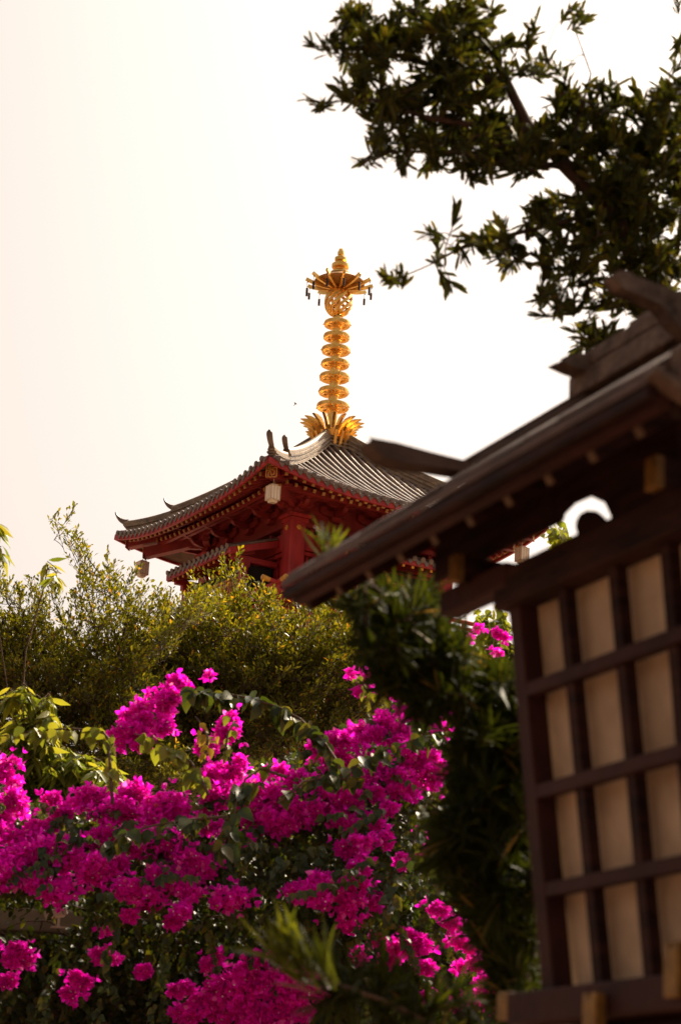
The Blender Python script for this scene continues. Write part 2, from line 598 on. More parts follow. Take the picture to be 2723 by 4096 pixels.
def tiled_roof(h, zm, zt, dt, lift, nroll, sides=(0, 1, 2, 3), detail=True):
    """pan tiles, half-round cover rolls, round end caps and pendant drip tiles on each side"""
    mb = MB()
    rz = lambda x, y: roof_z(x, y, h, zm, zt, dt, lift)
    sp = 2 * h / nroll
    for k in sides:
        R_ = ROT[k]
        vs, fs = [], []
        nu, nv = 44, 16
        for j in range(nv + 1):
            d = h - (h - dt) * j / nv
            for i in range(nu + 1):
                x = d * (2 * i / nu - 1)
                vs.append(R_ @ Vector((x, -d, rz(x, -d) - 0.03)))
        for j in range(nv):
            for i in range(nu):
                a = j * (nu + 1) + i
                fs.append((a, a + 1, a + nu + 2, a + nu + 1))
        mb.add(vs, fs)
        rad = sp * 0.235
        sec = [(math.cos(a) * rad, math.sin(a) * rad) for a in [PI * q / 5 for q in range(6)]] + [(-rad, -.05), (rad, -.05)]
        for i in range(nroll + 1):
            x = -h + sp * i
            x = max(-h + .04, min(h - .04, x + (.012 * math.sin(i * 12.9 + k * 5.1))))
            top = max(dt, abs(x) + 0.08)
            if h - top < 0.15:
                continue
            n = max(3, int((h - top) / 0.3))
            path = []
            scs = []
            for j in range(n + 1):
                d = h + 0.03 - (h + 0.03 - top) * j / n
                path.append(R_ @ Vector((x, -d, rz(x, -min(d, h)))))
                scs.append(1.0 + 0.09 * math.sin(j * 7.3 + i * 3.7 + k))
            mb.sweep(path, sec, (0, 0, 1), scs)
            if detail:
                # round end cap
                mb.lathe([(0.001, -.03), (rad * 1.22, -.03), (rad * 1.28, 0.0), (rad * 1.05, .025), (.001, .03)], 10)
                base = len(mb.v) - 50
                Mx = R_ @ Matrix.Translation((x, -h - 0.05, rz(x, -h) + 0.0)) @ Matrix.Rotation(PI / 2, 4, 'X')
                for q in range(base, len(mb.v)):
                    mb.v[q] = tuple(Mx @ Vector(mb.v[q]))
            if detail and i < nroll:
                xm = x + sp / 2
                w2 = sp * 0.36
                zz = rz(xm, -h)
                poly = [(-w2, .0), (-w2 * .95, -.06), (-w2 * .55, -.10), (0, -.17), (w2 * .55, -.10), (w2 * .95, -.06), (w2, 0), (w2 * .5, -.035), (-w2 * .5, -.035)]
                Mx = R_ @ Matrix.Translation((xm, -h - 0.03, zz - 0.02)) @ Matrix.Rotation(PI / 2, 4, 'X')
                mb.prism(poly, 0.03, Mx)
    return mb


roof = tiled_roof(H, Z_MID, Z_TOP, D_TOP, LIFT, 33).build('tile_roof', M['tile'], pagoda, auto=50)

# red eave board under the tiles and the soffit boards behind it
mb, ms_ = MB(), MB()
for k in range(4):
    R_ = ROT[k]
    n = 40
    path = [R_ @ Vector((H * (2 * i / n - 1) * .995, -H + .02, roof_z(H * (2 * i / n - 1), -H) - .13)) for i in range(n + 1)]
    mb.sweep(path, [(-.035, -.09), (.035, -.09), (.035, .07), (-.035, .07)], (0, 0, 1))
    vs, fs = [], []
    nv = 8
    for j in range(nv + 1):
        d = H - .05 - (H - .05 - HW + .1) * j / nv
        for i in range(n + 1):
            x = d * (2 * i / n - 1)
            vs.append(R_ @ Vector((x, -d, roof_z(x, -d) - .17 - .04 * j / nv)))
    for j in range(nv):
        for i in range(n):
            a = j * (n + 1) + i
            fs.append((a, a + n + 1, a + n + 2, a + 1))
    ms_.add(vs, fs)
mb.build('eave_board', M['red'], roof)
ms_.build('soffit', M['soffit'], roof, smooth=True)

# apex curb the spire stands in
mb = MB()
for k in range(4):
    for j, (w_, z_) in enumerate(((.50, 0), (.46, .06), (.50, .12), (.45, .18), (.49, .24), (.43, .30))):
        p, q = ROT[k] @ Vector((-w_, -w_ + .1, Z_TOP + .02 + z_)), ROT[k] @ Vector((w_ - .205, -w_ + .1, Z_TOP + .02 + z_))
        mb.bar(p, q, .2, .058)
mb.box((0, 0, Z_TOP + .05), (.62, .62, .3))
mb.build('apex_curb', M['tile_ridge'], roof)

# hip ridges in stacked courses, each with two upturned end horns
HORN = [(-.02, -.10), (.16, -.12), (.30, -.05), (.42, .10), (.50, .33), (.46, .36), (.36, .22), (.24, .12), (.08, .09), (-.02, .09)]
for k in range(4):
    R_ = ROT[k]
    hp = lambda d, dz: R_ @ Vector((-d, -d, roof_z(d, d) + dz))
    mb = MB()
    nseg = 26
    d_up, d_lo = H - 1.28, H - .20
    dsU = [D_TOP + .0 + (d_up - D_TOP) * i / nseg for i in range(nseg + 1)]
    dsL = [d_up - .35 + (d_lo - d_up + .35) * i / 12 for i in range(13)]
    for c in range(6):
        w_ = .15 if c % 2 == 0 else .115
        mb.sweep([hp(d, .03 + c * .065) for d in dsU], [(-w_, -.03), (w_, -.03), (w_, .03), (-w_, .03)], (0, 0, 1))
    mb.sweep([hp(d, .03 + 6 * .065) for d in dsU], [(.10 * math.cos(a), .085 * math.sin(a)) for a in [PI * q / 6 for q in range(7)]] + [(-.10, -.03), (.10, -.03)], (0, 0, 1))
    for c in range(4):
        w_ = .14 if c % 2 == 0 else .105
        mb.sweep([hp(d - .035 * (3 - c) if d > d_lo - .3 else d, .03 + c * .065) for d in dsL], [(-w_, -.03), (w_, -.03), (w_, .03), (-w_, .03)], (0, 0, 1))
    mb.sweep([hp(d, .03 + 4 * .065) for d in dsL], [(.09 * math.cos(a), .075 * math.sin(a)) for a in [PI * q / 6 for q in range(7)]] + [(-.09, -.03), (.09, -.03)], (0, 0, 1))
    hr = mb.build('hip_ridge', M['tile_ridge'], roof, auto=40)
    for (d, dz, sc) in ((d_lo, .30, 1.0), (d_up, .43, .92)):
        o = R_ @ Vector((-d, -d, roof_z(d, d) + dz))
        out = (R_ @ Vector((-1, -1, 0))).normalized()
        vs, fs, n = [], [], 12
        sd = out.cross(Vector((0, 0, 1)))
        for i in range(n + 1):
            u = i / n
            c = o + out * (sc * (.46 * math.sin(u * 1.25) - .12)) + Vector((0, 0, sc * (.37 * u ** 1.8 + .02)))
            tg = (out * (.46 * 1.25 * math.cos(u * 1.25)) + Vector((0, 0, .37 * 1.8 * max(u, .02) ** .8))).normalized()
            nn = sd.cross(tg)
            end = math.sqrt(max(0, 1 - max(0, (u - .8) / .2) ** 2)) if u > .8 else 1.0
            wd = sc * (.075 + .02 * u) * max(end, .12)
            th = sc * (.085 * (1 - u) + .022)
            for q in range(8):
                a = 2 * PI * q / 8
                vs.append(c + sd * wd * math.cos(a) + nn * th * math.sin(a))
        for i in range(n):
            for q in range(8):
                fs.append((i * 8 + q, i * 8 + (q + 1) % 8, i * 8 + 8 + (q + 1) % 8, i * 8 + 8 + q))
        fs += [tuple(range(8)), tuple(range(n * 8, n * 8 + 8))]
        h_ = MB()
        h_.add(vs, fs)
        h_.build('ridge_horn', M['tile'], hr, smooth=True)

# rafters with gilded end plates: every rafter a part
raf_v = []
SPR = 2 * H / 33


def rafter(x, k, d_out, d_in, drop, w_, cap, name):
    R_ = ROT[k]
    z0, z1 = roof_z(x, d_out) - drop, roof_z(x, d_in) - drop - .05
    p, q = R_ @ Vector((x, -d_out, z0)), R_ @ Vector((x, -d_in, z1))
    mb = MB()
    mb.bar(p, q, w_, w_ * 1.1)
    o = mb.build(name, M['red_dark'], roof)  # darker red here puts the under-eave shade into the colour
    d = (p - q).normalized()
    mb = MB()
    mb.bar(p - d * .004, p + d * .02, w_ * .9, w_ * 1.0)
    mb.bar(p + d * .02, p + d * .03, w_ * .5, w_ * .55)
    mb.build('rafter_cap', cap, o)
    return o


for k in (0, 3, 2):
    for i in range(33):
        x = -H + SPR * (i + .5)
        # the hidden back sides keep only those by the corner that shows
        if abs(x) > H - .45:
            continue
        if k == 2 or (k == 0 and x > 3.9):
            continue
        d_in = max(HW, abs(x) * .97)
        if H - .22 - d_in < .25:
            continue
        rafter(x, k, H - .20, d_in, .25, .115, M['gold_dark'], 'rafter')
for i in range(8):
    # back right side: eave underside beyond the right corner
    x = -H + SPR * (i + 1.5)
    rafter(x, 1, H - .2, max(HW, abs(x) * .97), .25, .115, M['gold_paint'], 'rafter')
for k in (0, 3):
    for i in range(25):
        x = -H + 1.0 + (2 * H - 2.0) * (i + .5) / 25
        d_in = max(HW, abs(x) * .95)
        if H - .98 - d_in < .2:
            continue
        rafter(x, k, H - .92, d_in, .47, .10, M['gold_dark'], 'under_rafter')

# hip beams with fretwork end plaques
FRET = [(-.5, -.5, .5, -.5), (.5, -.5, .5, .5), (.5, .5, -.5, .5), (-.5, .5, -.5, -.5),
        (-.28, -.5, -.28, -.05), (-.28, -.05, -.05, -.05), (-.05, -.28, -.05, -.05), (-.05, -.28, .28, -.28), (.28, -.28, .28, .1),
        (.5, .28, .1, .28), (.1, .28, .1, .05), (.1, .05, .28, .05), (-.28, .5, -.28, .22), (-.28, .22, -.08, .22), (-.08, .22, -.08, .34),
        (-.5, .08, -.2, .08), (.05, -.5, .05, -.4), (-.1, .05, -.1, .14), (-.1, .12, .1, .12)]


def fret(mb, w_, h_, Mx, t_=.045, nx=1, ny=1):
    for a in range(nx):
        for b_ in range(ny):
            ox, oy = (a + .5) / nx - .5, (b_ + .5) / ny - .5
            for (x0, y0, x1, y1) in FRET:
                p = Mx @ Vector(((ox + x0 * .96 / nx) * w_, (oy + y0 * .96 / ny) * h_, .008))
                q = Mx @ Vector(((ox + x1 * .96 / nx) * w_, (oy + y1 * .96 / ny) * h_, .008))
                tt = t_ * min(w_ / nx, h_ / ny)
                d = (q - p).normalized()
                nrm = (Mx.to_3x3() @ Vector((0, 0, 1))).normalized()
                mb.bar(p - d * tt * .5, q + d * tt * .5, tt, .02, nrm)


for k in range(4):
    R_ = ROT[k]
    out = (R_ @ Vector((-1, -1, 0))).normalized()
    side = out.cross(Vector((0, 0, 1)))
    for (d1, d0, dz, s_) in ((H - .34, HW - .1, -.38, .34), (H - .75, HW - .1, -.82, .30)):
        p, q = R_ @ Vector((-d1, -d1, roof_z(d1, d1) + dz)), R_ @ Vector((-d0, -d0, roof_z(d0, d0) + dz - .25))
        mb = MB()
        mb.bar(p, q, s_ * .92, s_ * 1.05)
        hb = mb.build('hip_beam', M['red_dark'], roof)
        if k in (0, 1, 3):
            Mx = Matrix.Translation(p + out * .03) @ Matrix(((-side.x, 0, out.x, 0), (-side.y, 0, out.y, 0), (0, 1, 0, 0), (0, 0, 0, 1)))
            mb = MB()
            mb.box((0, 0, -.012), (s_, s_ * 1.15, .03), None)
            for q_ in range(8):
                mb.v[q_] = tuple(Mx @ Vector(mb.v[q_]))
            mb.cur = 1
            fret(mb, s_ * .92, s_ * 1.06, Mx, .075)
            mb.build('fret_plaque', [M['red_dark'], M['gold_paint']], hb)

# --- top storey body
Z_COLTOP, Z_FLOOR = 19.93, 17.0
mb = MB()
mb.box((0, 0, (Z_FLOOR + 19.95) / 2), (2 * HW - .5, 2 * HW - .5, 19.95 - Z_FLOOR))
mb.build('core_wall', M['dark'], pagoda)
mb = MB()
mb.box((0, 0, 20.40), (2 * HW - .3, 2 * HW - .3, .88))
mb.build('eave_wall', M['red_dark'], pagoda)


def flower(mb, Mx, r):
    for q in range(6):
        a = q * PI / 3
        mb.lathe([(.001, -.012), (r * .36, -.012), (r * .38, .0), (.001, .022)], 8)
        for z in range(len(mb.v) - 32, len(mb.v)):
            mb.v[z] = tuple(Mx @ (Vector(mb.v[z]) + Vector((math.cos(a) * r * .6, math.sin(a) * r * .6, 0))))
    mb.lathe([(.001, -.012), (r * .3, -.012), (r * .3, .02), (.001, .04)], 8)
    for z in range(len(mb.v) - 32, len(mb.v)):
        mb.v[z] = tuple(Mx @ Vector(mb.v[z]))


for k in range(4):
    c = ROT[k] @ Vector((-HW + .17, -HW + .17, 0))
    mb = MB()
    s_ = .26
    oct_ = [(-s_, -s_ + .05), (-s_ + .05, -s_), (s_ - .05, -s_), (s_, -s_ + .05), (s_, s_ - .05), (s_ - .05, s_), (-s_ + .05, s_), (-s_, s_ - .05)]
    mb.prism(oct_, Z_COLTOP - 15.2, Matrix.Translation((c.x, c.y, (Z_COLTOP + 15.2) / 2)))
    mb.box((c.x, c.y, Z_COLTOP - .02), (.58, .58, .12))
    mb.box((c.x, c.y, Z_COLTOP + .10), (.70, .70, .10))
    col = mb.build('corner_column', M['red'], pagoda, bevel=.012)
    for (nx, ny) in ((-1, 0), (0, -1), (1, 0), (0, 1)):
        if (nx and nx * c.x < 0) or (ny and ny * c.y < 0):
            continue
        nrm = Vector((nx, ny, 0))
        sd = Vector((-ny, nx, 0))
        o = c + nrm * (s_ + .012) + Vector((0, 0, 19.68))
        fm = MB()
        flower(fm, Matrix(((sd.x, 0, nrm.x, o.x), (sd.y, 0, nrm.y, o.y), (0, 1, 0, o.z), (0, 0, 0, 1))), .085)
        fm.build('flower_boss', M['gold_paint'], col)

for k in range(4):
    R_ = ROT[k]
    L2 = HW - .35
    for (z0, z1, dep, nm, mt) in ((19.07, 19.58, .10, 'tie_beam', 'red'), (19.76, 19.90, .16, 'upper_beam', 'red_dark'), (18.93, 19.03, .06, 'lattice_head', 'red'), (17.35, 17.85, .06, 'wall_sill', 'red_dark')):
        mb = MB()
        mb.bar(R_ @ Vector((-L2, -HW + .13, (z0 + z1) / 2)), R_ @ Vector((L2, -HW + .13, (z0 + z1) / 2)), .16 + dep, z1 - z0)
        mb.build(nm, M[mt], pagoda)
    # short struts between the two beams
    mb = MB()
    for i in range(7):
        x = -L2 + 2 * L2 * (i + .5) / 7
        mb.bar(R_ @ Vector((x, -HW + .12, 19.585)), R_ @ Vector((x, -HW + .12, 19.755)), .12, .14, (1, 0, 0) if k % 2 else (0, 1, 0))
    mb.build('strut_row', M['red_dark'], pagoda)
    # vertical window bars beside the columns
    mb = MB()
    for sgn in (-1, 1):
        for i in range(5):
            x = sgn * (L2 - .08 - i * .19)
            mb.bar(R_ @ Vector((x, -HW + .18, 17.86)), R_ @ Vector((x, -HW + .18, 18.92)), .085, .085, (1, 0, 0) if k % 2 else (0, 1, 0))
    mb.build('window_lattice', M['red'], pagoda)

# --- bracket sets under the eaves
ARM = [(-.42, .12), (-.42, .02), (-.34, -.06), (-.16, -.10), (.16, -.10), (.34, -.06), (.42, .02), (.42, .12)]


def bracket_mesh():
    mb = MB()
    cap = [(-.17, .09), (-.17, -.0), (-.11, -.09), (.11, -.09), (.17, 0), (.17, .09)]
    up = lambda y, z: Matrix.Translation((0, y, z)) @ Matrix.Rotation(PI / 2, 4, 'X')
    si = lambda x, y, z: Matrix.Translation((x, y, z)) @ Matrix.Rotation(PI / 2, 4, 'Z') @ Matrix.Rotation(PI / 2, 4, 'X')
    mb.prism(cap, .32, up(0, .0))
    for j in range(3):
        y = -.36 * j
        z = .20 + .24 * j
        sc = 1 + .12 * (2 - j)
        mb.prism([(x * sc, v) for x, v in ARM], .15, up(y, z))
        # outward arm with a curved nose
        ln = .30 + .36 * (j + 1)
        mb.prism([(-.3, .11), (-.3, -.09), (ln - .26, -.09), (ln - .10, -.03), (ln, .09), (ln, .14), (ln - .1, .11)], .14, Matrix.Translation((0, 0, z + .0)) @ Matrix.Rotation(-PI / 2, 4, 'Z') @ Matrix.Rotation(PI / 2, 4, 'X'))
        for x in (-.34 * sc, .34 * sc):
            mb.prism([(v * .62, q * .62) for v, q in cap], .19, up(y, z + .17) @ Matrix.Translation((x, 0, 0)))
        mb.prism([(v * .62, q * .62) for v, q in cap], .2, up(y - .36, z + .17))
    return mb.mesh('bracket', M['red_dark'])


brm = bracket_mesh()
for k in (0, 3, 1):
    for i in range(5):
        x = -HW + .17 + (2 * HW - .34) * i / 4
        if k == 1 and i > 1:
            continue
        o = link('bracket', brm, pagoda)
        o.matrix_local = ROT[k] @ Matrix.Translation((x, -HW + .12, Z_COLTOP + .24)) @ Matrix.Diagonal((1, 1, .82, 1))
for k in (0, 1, 3):
    o = link('corner_bracket', brm, pagoda)
    o.matrix_local = ROT[k] @ Matrix.Translation((-HW + .15, -HW + .15, Z_COLTOP + .24)) @ Matrix.Rotation(-PI / 4, 4, 'Z') @ Matrix.Diagonal((1, 1.4, .86, 1))
# purlins carried by the brackets
for k in range(4):
    for (d, z_) in ((HW + .28, 20.62), (HW + .66, 20.56), (HW + 1.02, 20.46)):
        mb = MB()
        n = 14
        path = [ROT[k] @ Vector((d * (2 * i / n - 1), -d, min(z_, roof_z(d * (2 * i / n - 1), d) - .50))) for i in range(n + 1)]
        mb.sweep(path, [(-.06, -.08), (.06, -.08), (.06, .08), (-.06, .08)], (0, 0, 1))
        mb.build('purlin', M['red_dark'], pagoda)

# --- projecting bays with pent roofs on the two visible faces
for k in (0, 3):
    R_ = ROT[k]
    yo = -HW - 1.55
    xs, xe = (-1.85, 1.85)
    zi, zo = 19.50, 18.98
    mb = MB()
    nr = 13
    for i in range(nr + 1):
        x = xs + (xe - xs) * i / nr
        mb.tube([R_ @ Vector((x, yo - .03, zo + .02)), R_ @ Vector((x, -HW + .05, zi + .02))], .06, 8)
        mb.tube([R_ @ Vector((x, yo - .06, zo + .01)), R_ @ Vector((x, yo - .03, zo + .02))], .085, 10)
        if i < nr:
            xm = x + (xe - xs) / nr / 2
            mb.prism([(-.1, 0), (-.06, -.09), (0, -.14), (.06, -.09), (.1, 0)], .03, R_ @ Matrix.Translation((xm, yo - .02, zo - .02)) @ Matrix.Rotation(PI / 2, 4, 'X'))
    sl = [R_ @ Vector(p) for p in ((xs - .12, yo, zo - .03), (xe + .12, yo, zo - .03), (xe + .12, -HW + .02, zi - .03), (xs - .12, -HW + .02, zi - .03))]
    sl2 = [p + Vector((0, 0, .05)) for p in sl]
    mb.add(sl + sl2, [(3, 2, 1, 0), (4, 5, 6, 7), (0, 1, 5, 4), (1, 2, 6, 5), (2, 3, 7, 6), (3, 0, 4, 7)])
    pent = mb.build('pent_roof', M['tile'], pagoda, auto=50)
    mb = MB()
    for x in (xs - .10, xe + .10):
        mb.bar(R_ @ Vector((x, yo + .02, zo - .13)), R_ @ Vector((x, -HW + .1, zi - .13)), .10, .19)
    mb.bar(R_ @ Vector((xs - .14, yo + .03, zo - .11)), R_ @ Vector((xe + .14, yo + .03, zo - .11)), .07, .15)
    mb.build('barge_board', M['red'], pent)
    for i in range(12):
        x = xs + .1 + (xe - xs - .2) * i / 11
        mb = MB()
        mb.bar(R_ @ Vector((x, yo + .12, zo - .20)), R_ @ Vector((x, yo + .9, zo + .02)), .09, .09)
        r_ = mb.build('pent_rafter', M['red_dark'], pent)
        mb = MB()
        mb.bar(R_ @ Vector((x, yo + .10, zo - .205)), R_ @ Vector((x, yo + .122, zo - .2)), .085, .085)
        mb.build('rafter_cap', M['gold_paint'], r_)
    # bay walls: end beams, posts, gilt fret panels below
    by = yo + .42
    for x in (xs + .12, xe - .12):
        mb = MB()
        mb.bar(R_ @ Vector((x, by - .25, 18.75)), R_ @ Vector((x, -HW + .1, 18.75)), .14, .16)
        mb.bar(R_ @ Vector((x, by - .02, 18.62)), R_ @ Vector((x, by + .32, 18.62)), .2, .2)
        mb.bar(R_ @ Vector((x, by + .05, 18.48)), R_ @ Vector((x, by + .25, 18.48)), .26, .14)
        mb.bar(R_ @ Vector((x, by + .15, 17.0)), R_ @ Vector((x, by + .15, 18.45)), .2, .2, (1, 0, 0) if k % 2 else (0, 1, 0))
        mb.build('bay_post', M['red'], pagoda)
    mb = MB()
    bc = R_ @ Vector((0, (by + .3 - HW) / 2, 17.9))
    mb.box(bc, (xe - xs - .4, HW + by + .0 if False else abs(by + .3 + HW), 1.5), R_.to_3x3().to_4x4())
    mb.build('bay_wall', M['dark'], pagoda)
    npan = 5
    for i in range(npan):
        w_ = (xe - xs - .5) / npan
        x = xs + .25 + w_ * (i + .5)
        Mx = R_ @ Matrix.Translation((x, by + .26, 17.95)) @ Matrix.Rotation(PI / 2, 4, 'X')
        pm = MB()
        pm.prism([(-w_ * .47, -.55), (w_ * .47, -.55), (w_ * .47, .45), (-w_ * .47, .45)], .04, Mx)
        pm.cur = 1
        fret(pm, w_ * .86, .92, Mx @ Matrix.Translation((0, -.05, .02)), .10, 1, 2)
        pm.build('fret_panel', [M['red_dark'], M['gold_paint']], pagoda)

# --- balcony: floor, gilt fret apron, round rails that cross at the corners
BH = 3.60
mb = MB()
mb.box((0, 0, 16.9), (2 * BH + .2, 2 * BH + .2, .16))
mb.build('balcony_floor', M['red_dark'], pagoda)
for k in (0, 3, 1):
    R_ = ROT[k]
    rl = MB()
    for (z_, r_, ext) in ((17.66, .07, .48), (17.46, .055, .0), (17.22, .06, .30)):
        rl.tube([R_ @ Vector((-BH - ext, -BH, z_ + (.07 if ext > .4 else 0))), R_ @ Vector((-BH + .1, -BH, z_)), R_ @ Vector((BH - .1, -BH, z_)), R_ @ Vector((BH + ext, -BH, z_ + (.07 if ext > .4 else 0)))], r_, 10)
    ro = rl.build('balcony_rail', M['red'], pagoda, auto=50)
    for sgn in (-1, 1):
        cp = MB()
        x = sgn * (BH + .49)
        cp.tube([R_ @ Vector((sgn * (BH + .26), -BH, 17.70)), R_ @ Vector((x, -BH, 17.735))], [.074, .085], 12)
        cp.tube([R_ @ Vector((x, -BH, 17.735)), R_ @ Vector((x + sgn * .02, -BH, 17.738))], [.06, .05], 12)
        cp.build('rail_tip', M['gold_paint'], ro)
    for i in range(9):
        x = -BH + 2 * BH * i / 8
        if k == 3 and i == 0 or k == 1 and i == 8:
            continue
        pm = MB()
        pm.bar(R_ @ Vector((x, -BH + .01, 16.98)), R_ @ Vector((x, -BH + .01, 17.60)), .10, .10, (1, 0, 0) if k % 2 else (0, 1, 0))
        pm.build('baluster', M['red'], pagoda)
    for i in range(8):
        x = -BH + 2 * BH * (i + .5) / 8
        Mx = R_ @ Matrix.Translation((x, -BH - .02, 16.52)) @ Matrix.Rotation(PI / 2, 4, 'X')
        pm = MB()
        pm.prism([(-.42, -.32), (.42, -.32), (.42, .30), (-.42, .30)], .05, Mx)
        pm.cur = 1
        fret(pm, .80, .56, Mx @ Matrix.Translation((0, 0, .025)), .10, 2, 1)
        pm.build('apron_panel', [M['red_dark'], M['gold_paint']], pagoda)

# --- lower storeys: pent roof ring, shaft and base (mostly behind the trees)
lr = tiled_roof(5.1, 15.15, 16.60, 3.5, .45, 35, detail=True)
lro = lr.build('lower_roof', M['tile'], pagoda, auto=50)
mb = MB()
for k in range(4):
    n = 24
    path = [ROT[k] @ Vector((5.1 * (2 * i / n - 1) * .99, -5.08, roof_z(5.1 * (2 * i / n - 1), -5.1, 5.1, 15.15, 16.6, 3.5, .45) - .13)) for i in range(n + 1)]
    mb.sweep(path, [(-.035, -.09), (.035, -.09), (.035, .07), (-.035, .07)], (0, 0, 1))
mb.build('eave_board', M['red'], lro)
mb = MB()
mb.box((0, 0, 15.6), (2 * BH - .1, 2 * BH - .1, 2.4))
for z_, h_ in ((13.3, 2.3), (8.6, 6.8), (2.6, 5.2)):
    mb.box((0, 0, z_), (2 * HW + .9, 2 * HW + .9, h_))
mb.build('tower_shaft', M['red_dark'], pagoda)
for (h_, zm_, zt_) in ((5.4, 10.7, 12.3), (5.8, 5.0, 6.7)):
    tiled_roof(h_, zm_, zt_, 3.2, .45, 24, detail=False).build('lower_roof', M['tile'], pagoda)
mb = MB()
mb.box((0, 0, .35), (9.5, 9.5, .7))
mb.build('stone_base', M['stone'], pagoda)

# white paper scroll lamps on the right-hand bay
for (px, py) in ((1690, 2365), (1735, 2440)):
    z_ = zfor(1.5, -4.1, py)

# ------------------------------------------------------------------ spire
zb = Z_TOP
shaft = MB()
prof = [(.30, zb - .1), (.30, zb + .45), (.20, zb + .62), (.165, zb + .9), (.155, 24.5)]
RINGS = [(24.79, .49), (25.28, .455), (25.76, .455), (26.21, .425), (26.67, .435), (27.12, .40), (27.56, .40)]
for i, (z_, r_) in enumerate(RINGS):
    s_ = .155 - .004 * i
    prof += [(s_, z_ - .14), (s_ + .035, z_ - .13), (s_ + .035, z_ - .09), (s_, z_ - .08), (s_, z_ + .1)]
prof += [(.115, 27.72), (.115, 27.86), (.08, 27.9), (.07, 28.7), (.17, 28.72), (.17, 28.80), (.001, 28.82)]
shaft.lathe(prof, 24)
spire = shaft.build('spire_shaft', M['gold'], pagoda, auto=35)
for i, (z_, r_) in enumerate(RINGS):
    mb = MB()
    hh = .065
    mb.lathe([(r_, -hh), (r_, hh), (r_ - .03, hh), (r_ - .035, hh - .02), (r_ - .10, hh - .03), (r_ - .10, -hh + .01), (r_ - .03, -hh)], 40, (0, 0, z_), True)
    ns = 8
    for q in range(ns):
        a = q * 2 * PI / ns + .2 * i
        c, s = math.cos(a), math.sin(a)
        mb.bar((c * .12, s * .12, z_ - .005), (c * (r_ - .07), s * (r_ - .07), z_ - .005), .075, .07)
    # key-fret relief round the rim and eight small bosses
    nk = 16
    for q in range(nk):
        for (u0, v0, u1, v1) in ((.0, -.6, .0, .6), (.0, .6, .62, .6), (.62, .6, .62, -.2), (.62, -.2, .3, -.2), (.0, -.6, 1.0, -.6)):
            a0, a1 = 2 * PI * (q + u0) / nk, 2 * PI * (q + u1) / nk
            mb.bar((math.cos(a0) * (r_ + .004), math.sin(a0) * (r_ + .004), z_ + v0 * hh * .72), (math.cos(a1) * (r_ + .004), math.sin(a1) * (r_ + .004), z_ + v1 * hh * .72), .014, .018, (math.cos(a0), math.sin(a0), 0))
    for q in range(8):
        a = q * PI / 4 + .3 * i
        c, s = math.cos(a), math.sin(a)
        mb.tube([(c * (r_ - .01), s * (r_ - .01), z_ - .01), (c * (r_ + .025), s * (r_ + .025), z_ - .01)], [.04, .03], 8)
        if i % 2 == 0:
            mb.tube([(c * (r_ + .02), s * (r_ + .02), z_ - .03), (c * (r_ + .05), s * (r_ + .05), z_ - .03)], [.02, .012], 6)
    mb.build('spire_ring', M['gold'], spire, auto=35)

# lotus base: two whorls of upright curved blades
UPPER = [(.20, -.35), (.30, -.30), (.42, .05), (.52, .32), (.70, .50), (1.00, .64), (.80, .66), (.60, .62), (.45, .50), (.34, .28), (.26, .0), (.20, -.2)]
LOWER = [(.26, -.42), (.38, -.42), (.52, -.20), (.60, .02), (.68, .18), (.80, .28), (.66, .30), (.54, .22), (.46, .06), (.40, -.12), (.30, -.28), (.26, -.32)]
for (poly, nb, z_, off) in ((UPPER, 18, 23.62, 0.05), (LOWER, 18, 23.64, .22)):
    mb = MB()
    for s_ in (-.035, .035):
        pass
    mb.prism(poly, .085, Matrix.Rotation(PI / 2, 4, 'X'))
    me = mb.mesh('petal', M['gold'])
    for q in range(nb):
        o = link('petal', me, spire)
        o.matrix_local = Matrix.Translation((0, 0, z_)) @ Matrix.Rotation(off + q * 2 * PI / nb, 4, 'Z')

# spiral cage
mb = MB()
nb = 10
for q in range(nb):
    path = []
    n = 16
    for j in range(n + 1):
        u = j / n
        r_ = .13 + .29 * math.sin(PI * u) ** .62
        a = q * 2 * PI / nb + u * 2.2
        path.append((r_ * math.cos(a), r_ * math.sin(a), 27.86 + .88 * u))
    vs, fs = [], []
    for j, p in enumerate(path):
        p = Vector(p)
        a = path[max(0, j - 1)]
        b_ = path[min(n, j + 1)]
        d = (Vector(b_) - Vector(a)).normalized()
        rad = Vector((p.x, p.y, 0)).normalized()
        s = d.cross(rad).normalized()
        nn = s.cross(d)
        for (x, y) in ((-.045, -.028), (.045, -.028), (.045, .028), (-.045, .028)):
            vs.append(p + s * x + nn * y)
    for j in range(n):
        for c in range(4):
            fs.append((j * 4 + c, j * 4 + (c + 1) % 4, j * 4 + 4 + (c + 1) % 4, j * 4 + 4 + c))
    mb.add(vs, fs)
mb.build('spiral_cage', M['gold'], spire, auto=40)

# canopy: shallow cone with twelve ribs whose tips turn up
mb = MB()
mb.lathe([(.10, 28.80), (.30, 28.84), (.79, 28.93), (.80, 28.97), (.72, 29.02), (.45, 29.16), (.26, 29.30), (.10, 29.36)], 48)
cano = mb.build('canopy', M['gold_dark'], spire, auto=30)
CAN_A = [q * PI / 6 + .12 for q in range(12)]
for a in CAN_A:
    c, s = math.cos(a), math.sin(a)
    mb = MB()
    prof = [(.12, 28.72), (.50, 28.78), (.80, 28.86), (1.06, 28.98)]
    sec = [(-.034, -.05), (.034, -.05), (.034, .05), (-.034, .05)]
    pts = []
    for u in [i / 10 for i in range(11)]:
        r_ = .1 + .96 * u
        pts.append((r_ * c, r_ * s, 28.76 + .10 * u + .13 * u ** 3))
    mb.sweep(pts, sec, (0, 0, 1), [1.15 - .15 * i / 10 for i in range(11)])
    mb.build('canopy_rib', M['gold'], cano)
mb = MB()
